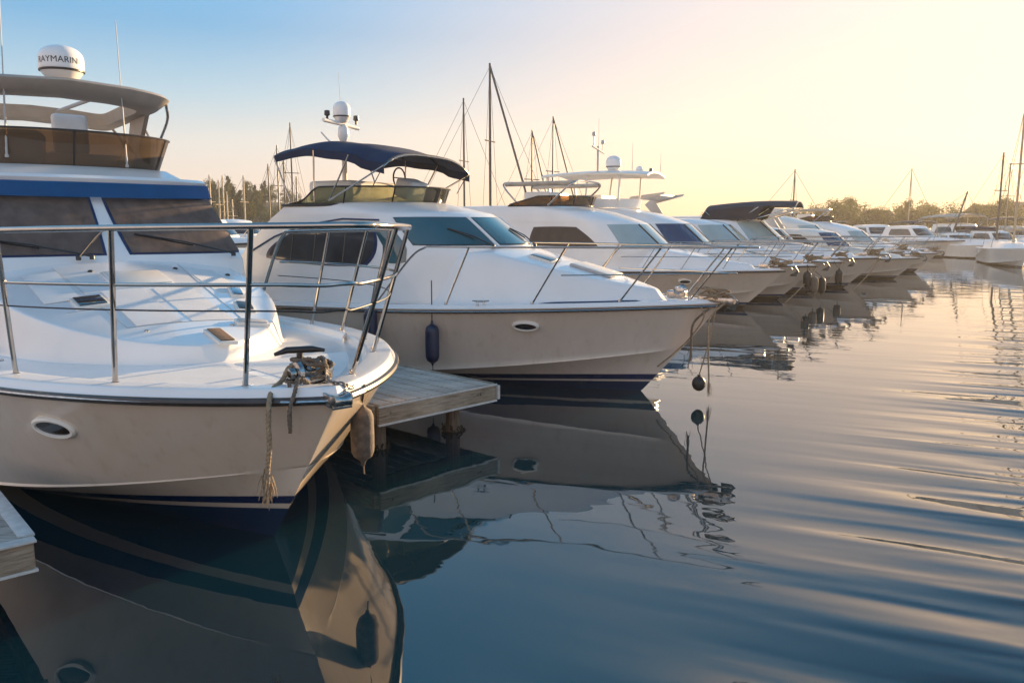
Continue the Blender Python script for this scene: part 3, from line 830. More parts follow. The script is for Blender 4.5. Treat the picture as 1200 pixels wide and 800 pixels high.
for i in range(14):
    px = 820 + i * 9; y = random.uniform(140, 165); x = (px - 600) / 933 * y
    put_tree(random.choice([0, 1, 3]), x, y, random.uniform(.45, .65) , 'trees showing over the white cruisers', 'broadleaf tree showing low over the roofs of the white cruisers')

# ---------------------------------------------------------------- motor yacht nearest the camera
def boat_near():
    y = Yacht((-1.14, 5.1), -50, L=11.5, B=2.0, sm=4.5, p=2.4, q=0.82, z0=1.31, z1=1.12, ov=1.12, zc0=0.70, zc1=-0.10, st0=2.15, tw=1.42, tsm=2.9, th0=0.15, wz=2.06, ws=5.5, capw=0.28, edge=0.085, res=2.0, flare=1.05, cb=0.9, cp=2.7, drop=0.065)
    y.make('flybridge_yacht', 'large white flybridge yacht nearest the camera, its bow rail and rope-wrapped windlass in front', 'motor yacht', None, HULL1)
    y.rubrail(M['rub'], 0.028, -0.03, M['chrome'])
    y.ring(1.3, 5.10, 1.53, .16, 10.6, .7); y.ring(2.0, 5.30, 1.54, .14, 10.4, .7); y.ring(2.76, 6.20, 1.45, .16, 10.1, .7); y.ring(2.93, 6.25, 1.40, .42, 10.1, .85); y.ring(3.17, 6.95, 1.30, .6, 10.0, .9)
    y.cabin('cabin', M['gel'], 0.03)
    v0, v1 = y.vz(2.085), y.vz(2.735)
    fr = M['navy_trim']
    y.pane('windshield_pane', [(-0.985, v0), (-0.035, v0), (-0.02, v1), (-0.96, v1)], M['shade_cloth'], fr, rnd=0.03, grow=0.03)
    y.pane('windshield_pane', [(0.085, v0), (0.985, v0), (0.965, v1), (0.055, v1)], M['shade_cloth'], fr, rnd=0.05, grow=0.03)
    for sg in (-1, 1):
        f = lambda q, z, sg=sg: y.Ss(sg, q, z)
        y.pane('side_window', [(6.3, 2.1), (8.9, 2.1), (8.7, 2.66), (6.75, 2.66)], M['dark_glass'], fr, f, rnd=0.3)
    # blue visor band under the roof edge
    lo = arc_strip(6.06, .40, 1.49, 9.6, 2.755); hi = arc_strip(6.04, .50, 1.47, 9.6, 2.925)
    for P in lo + hi: P.x = P.x
    MB().solid([lo, hi], -0.05).build('visor', M['blue_band'], y.root)
    l2 = arc_strip(6.02, .55, 1.49, 9.6, 2.927); h2 = arc_strip(6.08, .56, 1.46, 9.6, 2.965)
    MB().solid([l2, h2], -0.05).build('roof_lip', M['gel'], y.root)
    # flybridge windscreen of brown acrylic on a low coaming
    lo = arc_strip(6.98, .75, 1.24, 9.2, 3.165); hi = arc_strip(6.80, .85, 1.38, 9.3, 3.60)
    mids = [[lo[i].lerp(hi[i], f) for i in range(len(lo))] for f in (0, .33, .66, 1)]
    wsn = MB().solid(mids, 0.012).build('windscreen', M['brown_acrylic'], y.root)
    MB().tube(hi, 0.012, 8).build('trim', M['rub'], wsn); MB().tube(lo, 0.016, 8).build('trim', M['rub'], wsn)
    for j in (6 + 28 + 20, 6 + 28 - 20, 6 + 28): MB().tube([lo[j], hi[j]], 0.012, 8).build('post', M['rub'], wsn)
    MB().box((-9.0, 0, 3.30), (1.6, 2.2, 0.26), 0.05).build('flybridge_bench', M['gel_warm'], y.root)
    st = MB().box((-8.5, 0.30, 3.72), (0.14, 0.46, 0.56), 0.07, (0, R(-8), 0), 4).build('seat', M['seat'], y.root)
    MB().box((-8.72, 0.30, 3.42), (0.48, 0.46, 0.14), 0.05, None, 3).build('cushion', M['seat'], st)
    MB().box((-7.7, -0.55, 3.42), (0.5, 0.7, 0.46), 0.08, (0, R(14), 0), 3).build('helm_console', M['gel_grey'], y.root)
    # hardtop with an open sunroof
    def loop(x0, x1, w, dz, n=120):
        out = []
        for k in range(n):
            a = 2 * math.pi * k / n; c, s_ = math.cos(a), math.sin(a)
            X = math.copysign(abs(c) ** 0.2, c); Y = math.copysign(abs(s_) ** 0.2, s_)
            q = (x0 + x1) / 2 - X * (x1 - x0) / 2; yy = Y * w
            out.append(Vector((-q, yy, 4.20 - 0.11 * (yy / 1.25) ** 2 - 0.012 * (q - 6.9) + dz)))
        return out
    A, A2, B_, B2 = loop(6.9, 10.3, 1.27, 0.05), loop(6.98, 10.22, 1.18, -0.11), loop(7.62, 9.55, 0.98, 0.05), loop(7.55, 9.62, 1.02, -0.11)
    Am = loop(6.86, 10.34, 1.30, 0.015)
    ht = MB().grid([B_, A, Am, A2, B2], close_u=True, close_v=True).build('hardtop', M['hardtop'], y.root, angle=50)
    MB().tube([(-7.6, 0.55, 4.18), (-9.56, 0.35, 4.15)], 0.03, 8).build('crossbar', M['gel_grey'], ht)
    for sg in (1, -1):
        A_ = [Vector(p) for p in ((-7.75, sg * 1.20, 4.04), (-8.55, sg * 1.20, 4.03), (-9.55, sg * 1.34, 3.22), (-9.15, sg * 1.34, 3.22))]; Bq = [p - Vector((0, sg * 0.06, 0)) for p in A_]
        lg = MB().grid([A_, Bq], close_u=True); lg.add(A_, [(0, 1, 2, 3)]).add(Bq, [(3, 2, 1, 0)]); lg.build('hardtop_leg', M['hardtop'], y.root, angle=30)
        b0, b1 = Vector((-8.05, sg * 1.32, 3.5)), Vector((-9.2, sg * 1.33, 3.3))
        MB().tube(spline([b1, (-9.6, sg * 1.28, 3.75), (-9.9, sg * 1.18, 4.03)], 8), 0.02, 8).build('hardtop_frame', M['chrome'], y.root)
        fr_ = MB().tube(spline([b0, (-7.35, sg * 1.30, 3.86), (-7.15, sg * 1.24, 4.06)], 8), 0.02, 8)
        fr_.tube(spline([b0, (-8.35, sg * 1.28, 3.85), (-8.45, sg * 1.18, 4.05)], 8), 0.016, 8)
        fr_.build('hardtop_frame', M['chrome'], y.root)
    cl = Vector((0, 0, 2.4)) - y.world((-7.25, 0, 4.5)); face = math.atan2(cl.y, cl.x) - R(y.head)
    radome(y, (-7.25, 0.0, 4.245), 0.265, 0.45, face - 0.12, True)
    antenna(y, (-6.95, 0.63, 3.20), (-7.0, 0.62, 5.06)); antenna(y, (-6.98, -0.73, 3.26), (-7.0, -0.66, 5.14), 0.013)
    # rails
    y.rail(lambda q: 2.41 - 0.015 * q, 5.2, ext=0.18, lean=0.32, out=0.11, inset=0.22, r=0.021, mids=(0.66,), wire=0.50, posts=[(-1, 2.28), (-1, 1.30), (-1, 0.50), (1, 0.42), (1, 1.35), (1, 2.2), (1, 3.1), (1, 4.0), (-1, 3.6)])
    y.porthole(1.80, 0.97, -1, 0.155, 0.068)
    # deck fittings
    y.hatch(3.75, -0.62, 0.28, 0.24, M['dark_glass'], name='deck_vent'); y.hatch(2.35, 0.10, 0.36, 0.12, M['teak'], name='deck_vent')
    y.hatch(3.3, 0.70, 0.26, 0.14, M['black'], R(-14), name='deck_vent'); y.hatch(3.9, 0.85, 0.34, 0.10, M['blue_glass'], R(-14), name='deck_vent'); y.hatch(2.75, 0.55, 0.10, 0.26, M['gel_grey'], R(-10), name='deck_vent')
    W = lambda u, z: y.S(u, y.vz(z)) + Vector((0.035, 0, 0))
    y.wiper(W(0.72, 2.055) + Vector((0.06, 0, 0)), W(0.13, 2.30)); y.wiper(W(-0.10, 2.055) + Vector((0.06, 0, 0)), W(-0.75, 2.28)); y.wiper(W(-0.16, 2.05) + Vector((0.07, 0, 0)), W(0.02, 2.40))
    for q, yy in ((4.9, -.35), (4.95, 0.55), (4.8, 1.1)):
        MB().lathe([(0.03, -0.01), (0.03, 0.008), (0.015, 0.02)], (-q, yy, y.deck_z(q, yy)), seg=12).build('nozzle', M['black'], y.root)
    y.cleat(3.3, -1.50, 1.1, R(30)); y.cleat(2.6, 1.45, 1.1, R(-35))
    def seam(pts, name='deck_seam', r=0.004):
        P = [Vector((-q, yy, y.deck_z(q, yy) + 0.001)) for q, yy in pts]; MB().tube(P, r, 6).build(name, M['gel_grey'], y.root)
    seam([(2.9 + i * 0.1, 0.52 + 0.006 * i) for i in range(24)]); seam([(2.9 + i * 0.1, -0.52 - 0.006 * i) for i in range(24)]); seam([(2.9, -0.52 + i * 0.052) for i in range(21)])
    seam([(3.55, -0.86 + i * 0.015) for i in range(22)]); seam([(1.5, -0.55 + i * 0.055) for i in range(21)])
    y.hatch(4.45, 0.0, 0.52, 0.56, M['gel_warm'], fm=M['gel'])
    for q, yy in ((1.02, -0.55), (1.05, 0.5), (0.85, -0.36), (2.75, -0.4), (2.72, 0.35)):
        MB().lathe([(0.022, -0.01), (0.022, 0.006), (0.012, 0.012)], (-q, yy, y.deck_z(q, yy)), seg=12).build('deck_fitting', M['chrome'], y.root)
    def panel(q0, q1, f0, f1):
        rows = []
        for i in range(31):
            q = lerp(q0, q1, i / 30); rows.append([Vector((-q, lerp(f0(q), f1(q), j / 12), y.deck_z(q, lerp(f0(q), f1(q), j / 12)) + 0.004)) for j in range(13)])
        MB().solid(rows, 0.006).build('nonskid_panel', M['nonskid'], y.root)
    for sg in (-1, 1):
        panel(3.9, 5.0, lambda q: sg * 0.66, lambda q: sg * 0.98); panel(2.9, 4.1, lambda q: sg * 0.05, lambda q: sg * 0.44)
        panel(0.75, 1.95, lambda q: sg * 0.06, lambda q: sg * (y.b(q) - 0.46))
    # windlass, bow roller and tall bitt on the nose
    zb = y.deck_z(0.3, 0)
    wl = MB().box((-0.42, 0.02, zb + 0.05), (0.26, 0.20, 0.12), 0.035, None, 3)
    wl.lathe([(0.02, -0.13), (0.075, -0.12), (0.08, -0.09), (0.05, -0.07), (0.05, 0.07), (0.08, 0.09), (0.075, 0.12), (0.02, 0.13)], (-0.40, 0.02, zb + 0.12), 'y', 20)
    wo = wl.build('windlass', M['chrome'], y.root)
    MB().lathe([(0.035, -0.17), (0.04, -0.15), (0.04, -0.13)], (-0.40, 0.02, zb + 0.12), 'y', 16).build('drum_cap', M['steel'], wo)
    mb = MB().tube([(-0.50, -0.02, zb), (-0.50, -0.02, zb + 0.25)], 0.022, 12)
    mb.tube([(-0.56, -0.18, zb + 0.235), (-0.53, -0.10, zb + 0.262), (-0.47, 0.06, zb + 0.262), (-0.44, 0.14, zb + 0.25)], [0.012, 0.024, 0.024, 0.012], 10)
    mb.build('bitt', M['black'], y.root)
    ro = MB().box((-0.14, -0.07, zb + 0.01), (0.40, 0.025, 0.08), 0.012, (0, R(6), 0)).box((-0.14, 0.07, zb + 0.01), (0.40, 0.025, 0.08), 0.012, (0, R(6), 0)).box((-0.14, 0.0, zb - 0.03), (0.42, 0.14, 0.02), 0.005, (0, R(6), 0))
    ro.lathe([(0.045, -0.06), (0.028, 0), (0.045, 0.06)], (0.045, 0.0, zb - 0.01), 'y', 16)
    ro = ro.build('bow_roller', M['chrome'], y.root)
    # chain: alternating links wandering from the windlass to the roller
    ch = MB(); rnd = random.Random(3)
    path = spline([(-0.38, 0.02, zb + 0.21), (-0.25, 0.05, zb + 0.16), (-0.12, 0.0, zb + 0.10), (-0.06, 0.08, zb + 0.07), (-0.10, 0.16, zb + 0.04), (-0.22, 0.22, zb + 0.03), (-0.34, 0.16, zb + 0.03), (-0.40, 0.24, zb + 0.03)], 10)
    d = 0; last = None
    for i, p in enumerate(path[1:], 1):
        d += (path[i] - path[i - 1]).length
        if d > 0.032:
            d = 0; t = (path[i] - path[i - 1]).normalized(); e = t.orthogonal().normalized(); e = e if i % 2 else t.cross(e)
            ch.tube([p + t * math.cos(a) * 0.026 + e * math.sin(a) * 0.015 for a in [2 * math.pi * k / 10 for k in range(10)]], 0.0065, 6, closed=True)
    ch.build('anchor_chain', M['galv'], y.root)
    return y, zb
NEAR, zb = boat_near()

def rope_thing(name, label, pts, r, m, cat='rope', group=None, frays=0):
    mb = rope_mb(pts, r)
    if frays:
        rnd = random.Random(len(pts)); e = Vector(pts[-1]); up = (Vector(pts[-2]) - e).normalized()
        for k in range(frays):
            d = Vector((rnd.gauss(0, 1), rnd.gauss(0, 1), 0)) * r * 1.1
            s0 = e + up * rnd.uniform(0, 0.16) + d * 0.7
            mb.tube([s0, s0 + d * 0.4 - up * 0.05, s0 + d * 0.6 - up * rnd.uniform(0.07, 0.13)], [r * 0.24, r * 0.22, r * 0.10], 5)
    o = mb.build(name, m, None, angle=60, weld=False); tag(o, label, cat, group); return o
def near_w(p): return NEAR.world(p)
# hawser with a frayed end hanging over the starboard bow
e0 = near_w((-0.62, -0.18, zb + 0.10))
rope_thing('mooring_rope', 'frayed tan rope hanging over the near yacht\'s bow, ragged end above the blue stripe',
           spline([near_w((-0.42, 0.05, zb + 0.14)), near_w((-0.46, -0.10, zb + 0.16)), near_w((-0.40, -0.20, zb + 0.08)), near_w((-0.30, -0.31, zb + 0.05)), near_w((-0.19, -0.385, zb - 0.01)), near_w((-0.165, -0.405, zb - 0.14)), near_w((-0.17, -0.405, zb - 0.30)), near_w((-0.19, -0.415, zb - 0.44)), near_w((-0.20, -0.42, zb - 0.60))], 10), 0.018, M['rope'], frays=60)
# tangle of old rope wrapped round the windlass
rnd = random.Random(12); pts = []
for k in range(46):
    a = k * 0.83; rr = 0.10 + 0.05 * math.sin(k * 1.7)
    pts.append(near_w((-0.40 + rr * math.cos(a) * 1.1, 0.0 + rr * math.sin(a) + 0.03 * math.sin(k * 0.4), zb + 0.06 + 0.075 * (1 + math.sin(k * 0.37)) + rnd.uniform(-.02, .02))))
pts += [near_w((-0.22, -0.16, zb + 0.12)), near_w((-0.12, -0.24, zb + 0.05)), near_w((-0.08, -0.30, zb - 0.06)), near_w((-0.10, -0.29, zb - 0.2)), near_w((-0.14, -0.27, zb - 0.10)), near_w((-0.24, -0.22, zb + 0.10))]
rope_thing('coiled_rope', 'dirty brown rope tangled round the windlass on the near yacht\'s bow', spline(pts, 6), 0.014, M['old_rope'])

def fender(name, label, P, r, h, m, top, group=None, cat='fender', rope_m=None):
    root = empty(name, (P[0], P[1], P[2])); tag(root, label, cat, group)
    prof = [(0.012, -h / 2 - 0.05), (0.02, -h / 2 - 0.02), (r * 0.45, -h / 2), (r * 0.8, -h / 2 + r * 0.25), (r * 0.97, -h / 2 + r * 0.7), (r, -h / 2 + r), (r * 1.01, 0), (r, h / 2 - r), (r * 0.97, h / 2 - r * 0.7), (r * 0.8, h / 2 - r * 0.25), (r * 0.45, h / 2), (0.02, h / 2 + 0.02), (0.015, h / 2 + 0.06)]
    MB().lathe(prof, seg=24).build('body', m, root)
    T = Vector(top) - Vector(P)
    mid = Vector((0, 0, h / 2 + 0.04)).lerp(T, 0.6) + Vector((0, 0, -0.03))
    MB().tube(spline([(0, 0, h / 2 + 0.03), mid, T], 8), 0.008, 6).build('lanyard', rope_m or M['rubber'], root)
    MB().tube([(0, 0, -h / 2 - 0.03), (0.005, 0.004, -h / 2 - 0.12)], 0.006, 5).build('tail', rope_m or M['rubber'], root)
    return root
fp = near_w((-0.62, 0.52, 0.84))
fender('hanging_fender', 'worn brown fender hanging by a rope from the near yacht\'s bow beside the pier', fp, 0.088, 0.40, M['fender_grey'], near_w((-0.18, 0.30, zb + 0.02)), rope_m=M['old_rope'])

# ---------------------------------------------------------------- cruiser with the blue bimini
def boat_blue():
    y = Yacht((2.9, 11.03), -28, L=11.0, B=1.8, sm=5.0, p=2.0, q=1.0, z0=1.35, z1=1.12, ov=1.12, zc0=0.66, zc1=0.12, st0=0.75, tw=1.28, tsm=4.0, th0=0.14, wz=2.10, ws=3.2, capw=0.16, edge=0.26, res=1.1, flare=1.6)
    y.trunk_h = None
    y.make('cabin_cruiser', 'white cabin cruiser with a navy bimini top and two navy fenders on its side', 'motor yacht', None, HULL2)
    y.rubrail(M['rub'], 0.022, -0.04, M['chrome'])
    y.ring(1.2, 2.98, 1.40, 1.9, 8.3); y.ring(2.10, 3.05, 1.31, 1.75, 7.6); y.ring(2.54, 3.68, 1.25, 1.45, 7.1); y.ring(2.60, 3.80, 1.24, 1.42, 7.0); y.ring(2.78, 4.66, 1.17, 1.45, 6.8)
    y.cabin('cabin', M['gel'], 0.05, nv=5)
    v0, v1 = y.vz(2.13), y.vz(2.53)
    y.pane('windshield_pane', [(-0.80, v0), (-0.30, v0), (-0.28, v1), (-0.80, v1)], M['teal_glass'], M['black'], rnd=0.04, grow=0.03, label='dark teal windshield pane')
    y.pane('windshield_pane', [(-0.25, v0), (0.25, v0), (0.23, v1), (-0.23, v1)], M['teal_glass'], M['black'], rnd=0.04, grow=0.03)
    y.pane('windshield_pane', [(0.30, v0), (0.80, v0), (0.80, v1), (0.28, v1)], M['sky_sheen_glass'], M['black'], rnd=0.04, grow=0.03)
    for sg in (-1, 1):
        f = lambda q, z, sg=sg: y.Ss(sg, q, z)
        w = y.pane('side_window', [(4.98, 1.78), (7.30, 1.88), (6.60, 2.36), (4.95, 2.48)], M['smoke_glass'], M['navy_trim'], f, rnd=0.55, grow=0.06)
        for q in (5.55, 6.15, 6.62): MB().tube([y.Ss(sg, q, 1.85) + Vector((0, sg * .018, 0)), y.Ss(sg, q - 0.04, 2.38) + Vector((0, sg * .018, 0))], 0.010, 6).build('mullion', M['black'], w)
        y.pane('side_curtain', [(sg * 0.84, y.vz(1.85)), (sg * 0.995, y.vz(1.85)), (sg * 0.995, y.vz(2.42)), (sg * 0.86, y.vz(2.46))], M['teal_glass'], M['gel'], rnd=0.2, grow=0.03)
        MB().tube([y.Ss(sg, q, z) + Vector((0, sg * 0.012, 0)) for q, z in ((4.9, 2.50), (5.6, 2.52), (6.4, 2.42), (7.0, 2.24), (7.5, 2.0))], 0.014, 6).build('trim', M['navy_trim'], y.root)
    # dark line along the foredeck shoulder
    for sg in (-1, 1):
        pts = []
        for i in range(60):
            q = 0.95 + i * 0.105; t = min((q - y.st0) / y.tsm, 1); bt = y.tw * (1 - (1 - t) ** 2.2) ** 0.62 + 0.10
            pts.append(Vector((-q, sg * bt, y.deck_z(q, bt) + 0.01)))
        MB().tube(pts, 0.011, 6).build('trim', M['navy_trim'], y.root)
    # flybridge windscreen
    lo = arc_strip(4.72, 1.45, 1.20, 6.9, 2.74); hi = arc_strip(4.62, 1.45, 1.24, 6.5, 3.02)
    for i in range(6):
        f = i / 6
        hi[i].z = lerp(2.80, 3.02, ss(0, 1, f)); hi[-1 - i].z = hi[i].z
    w = MB().solid([[lo[i].lerp(hi[i], f) for i in range(len(lo))] for f in (0, .5, 1)], 0.010).build('windscreen', M['green_acrylic'], y.root)
    MB().tube(hi, 0.014, 8).build('trim', M['black'], w); MB().tube(lo, 0.022, 8).build('trim', M['black'], w)
    for j in (12, 22, 34, 46, 56): MB().tube([lo[j], hi[j]], 0.012 if j != 34 else 0.035, 8).build('post', M['black'], w)
    MB().box((-6.3, 0, 2.98), (0.9, 1.5, 0.34), 0.08, None, 3).build('flybridge_bench', M['seat'], y.root)
    MB().box((-5.35, 0.25, 3.02), (0.36, 0.55, 0.32), 0.08, (0, R(20), 0), 3).build('helm_console', M['seat'], y.root)
    sw = [Vector((-5.6, 0.25 + 0.17 * math.cos(a), 3.22 + 0.17 * math.sin(a))) for a in [2 * math.pi * k / 20 for k in range(20)]]
    MB().tube(sw, 0.014, 6, closed=True).tube([sw[0], sw[10]], 0.01, 6).build('wheel', M['black'], y.root)
    # bimini: arched navy canvas on hoops
    def bim(f, g):
        q = lerp(4.80, 7.0, f); zc = 3.55 + 0.26 * math.sin(min(1, f * 1.25) * math.pi * 0.55) - 0.08 * ss(.8, 1, f)
        drop = 0.19 * abs(g) ** 3.4 * (1.0 if f > .2 else 1.15) + 0.05 * (1 - (2 * f - 1) ** 2) * (0 if abs(g) < .9 else 0)
        sag = 0.02 * math.sin(f * math.pi * 3) ** 2
        return Vector((-q, g * 1.24, zc - drop - sag))
    bo = canopy(bim, 26, 26, 0.012)
    bo.build('bimini_top', M['navy_canvas'], y.root, angle=60)
    # hanging front and side valances
    for sg in (-1, 1): MB().solid([[bim(i / 20, sg) + Vector((0, sg * 0.004, 0.0)) for i in range(21)], [bim(i / 20, sg) + Vector((0, 0, -0.10 - 0.05 * (1 - i / 20))) for i in range(21)]], 0.008).build('valance', M['navy_canvas'], y.root, angle=60)
    pv = [(5.9, 1.22, 2.80)]
    for f, q0 in ((0.0, 5.9), (0.30, 5.9), (0.62, 6.2), (1.0, 6.7)):
        hoop = [Vector((-q0, -1.22, 2.80))] + [bim(f, -1 + 2 * i / 24) + Vector((0, 0, -0.025)) for i in range(25)] + [Vector((-q0, 1.22, 2.80))]
        MB().tube(hoop, 0.014, 8).build('bimini_frame', M['steel'], y.root)
    for sg in (-1, 1): MB().tube([(-5.05, sg * 1.22, 2.98), bim(0.0, sg * 0.98)], 0.007, 6).build('strap', M['black'], y.root)
    # radar arch with dome, lights, antenna
    ar = MB().tube([(-6.62, 0.05, 2.75), (-6.62, 0.05, 3.9)], 0.045, 12).tube(spline([(-6.62, 0.0, 3.7), (-6.75, -0.18, 3.86), (-6.85, -0.26, 4.0)], 6), 0.014, 6).build('radar_post', M['gel'], y.root)
    MB().tube([(-6.62, -0.46, 4.17), (-6.62, 0, 4.15), (-6.62, 0.46, 4.12)], 0.034, 10).build('crossbar', M['gel'], ar)
    MB().lathe([(0.06, 3.86), (0.10, 3.95), (0.09, 4.08), (0.05, 4.15)], (-6.62, 0.05, 0), seg=16).build('pedestal', M['gel'], ar)
    radome(y, (-6.62, 0.02, 4.17), 0.15, 0.36)
    for yy in (-0.36, 0.40): MB().lathe([(0.02, 0), (0.02, 0.06), (0.05, 0.08), (0.045, 0.15), (0.01, 0.16)], (-6.62, yy, 4.18), seg=12).build('deck_light', M['black'], ar)
    antenna(y, (-6.75, 0.16, 4.15), (-6.78, 0.16, 5.05), 0.007)
    # rails
    y.rail(lambda q: 2.12, 4.25, ext=0.12, lean=0.48, inset=0.13, r=0.015, mids=(0.52,), mid_end=2.2, posts=[(-1, 3.55), (-1, 2.35), (-1, 1.25), (-1, 0.40), (1, 0.6), (1, 1.5), (1, 2.5), (1, 3.5)])
    y.porthole(2.45, 1.02, -1, 0.16, 0.062); y.porthole(2.45, 1.02, 1, 0.16, 0.062)
    y.cleat(3.0, -1.47, 1.0, R(25)); y.cleat(1.0, 0.3, 1.1)
    y.hatch(1.85, 0.0, 0.62, 0.52, M['gel_warm'], fm=M['gel_grey']); y.hatch(2.55, -0.35, 0.34, 0.28, M['dark_glass'])
    W = lambda u, z: y.S(u, y.vz(z)) + Vector((0.02, 0, 0.0))
    for a_, b_ in ((-0.34, -0.52), (0.20, 0.06), (0.72, 0.50)): y.wiper(W(a_, 2.10) + Vector((0.03, 0, 0)), W(b_, 2.36))
    for a_, b_ in ((-0.275, -0.255), (0.275, 0.255)):
        MB().tube([W(a_, 2.09), W(b_, 2.55)], 0.022, 8).build('mullion', M['gel'], y.root)
    # anchor and gear on the bow
    z = y.deck_z(0.2, 0)
    MB().box((-0.06, -0.06, z), (0.5, 0.025, 0.07), 0.01, (0, R(4), 0)).box((-0.06, 0.06, z), (0.5, 0.025, 0.07), 0.01, (0, R(4), 0)).lathe([(0.04, -0.05), (0.025, 0), (0.04, 0.05)], (0.18, 0, z - 0.02), 'y', 14).build('bow_roller', M['chrome'], y.root)
    MB().tube([(-0.30, 0, z + 0.05), (0.16, 0, z + 0.05), (0.23, 0, z - 0.05)], 0.022, 8).add([(0.26, 0, z), (0.10, -0.12, z - 0.10), (0.06, 0, z - 0.16), (0.10, 0.12, z - 0.10), (0.20, 0, z - 0.15)], [(0, 1, 2), (0, 2, 3), (1, 4, 2), (2, 4, 3), (0, 4, 1), (0, 3, 4)]).build('anchor', M['galv'], y.root)
    MB().box((-0.62, 0, z + 0.05), (0.26, 0.18, 0.12), 0.03, None, 3).lathe([(0.03, -0.12), (0.07, -0.10), (0.04, -0.05), (0.04, 0.05), (0.07, 0.10), (0.03, 0.12)], (-0.58, 0, z + 0.11), 'y', 16).build('windlass', M['chrome'], y.root)
    return y
BLUE = boat_blue()
zbb = BLUE.deck_z(0.2, 0)
rnd = random.Random(5); pts = []
for k in range(40):
    a = k * 0.9; pts.append(BLUE.world((-0.12 + 0.26 * math.cos(a) * (0.5 + 0.5 * math.sin(k)), 0.10 * math.sin(a), zbb + 0.08 + 0.05 * math.sin(k * 0.7) + rnd.uniform(-.02, .03))))
rope_thing('coiled_rope', 'pale rope tangled over the anchor roller of the blue-topped cruiser', spline(pts, 5), 0.014, M['rope'])
bw = BLUE.world
rope_thing('mooring_rope', 'slack tan rope running down the stem of the blue-topped cruiser', spline([bw((-0.30, -0.10, 1.36)), bw((-0.16, -0.26, 1.18)), bw((-0.36, -0.22, 0.86)), bw((-0.62, -0.16, 0.60)), bw((-0.85, -0.10, 0.40))], 8), 0.012, M['rope'])
rope_thing('mooring_rope', 'long pale rope hanging from the blue-topped cruiser past the black ball', spline([bw((0.10, -0.10, 1.38)), bw((-0.08, -0.27, 1.15)), bw((-0.08, -0.27, 0.7)), bw((-0.06, -0.28, 0.35)), bw((-0.05, -0.28, 0.14))], 8), 0.013, M['rope'], frays=20)
rope_thing('mooring_rope', 'short knotted rope hanging left of the black ball fender', spline([bw((-0.10, -0.13, 1.30)), bw((-0.30, -0.26, 1.08)), bw((-0.33, -0.24, 0.8)), bw((-0.33, -0.25, 0.55))], 8), 0.018, M['old_rope'], frays=14)
def ball_fender(label, P, r, top):
    root = empty('ball_fender', P); tag(root, label, 'fender'); prof = []
    for i in range(13):
        a = -math.pi / 2 + i / 12 * math.pi; prof.append((max(0.006, r * math.cos(a)), r * math.sin(a) * 1.12))
    prof += [(0.025, r * 1.15), (0.025, r * 1.3)]
    MB().lathe(prof, seg=24).build('body', M['rubber'], root)
    MB().tube(spline([(0, 0, r * 1.25), Vector((0, 0, r * 1.25)).lerp(Vector(top) - Vector(P), 0.5) + Vector((.02, 0, 0)), Vector(top) - Vector(P)], 6), 0.009, 6).build('lanyard', M['rope'], root); return root
ball_fender('round black ball fender hanging just above the water at the blue-topped cruiser\'s bow', bw((-0.20, -0.26, 0.24)), 0.095, bw((-0.02, -0.12, 1.34)))
for q, zc, lab, hgt in ((3.70, 0.74, 'slim navy fender on the near side of the blue-topped cruiser, the one nearer its bow', 0.54), (4.62, 0.94, 'dark navy fender further aft on the blue-topped cruiser, half hidden by the near yacht\'s rail', 0.54)):
    yy = -(BLUE.hull_y(q, zc + 0.25) + 0.115)
    fender('cylinder_fender', lab, bw((-q, yy, zc)), 0.10, hgt, M['fender_navy'], bw((-q - 0.05, -(BLUE.b(q) - 0.10), BLUE.zs(q) + 0.40)), 'navy fenders on the blue-topped cruiser')

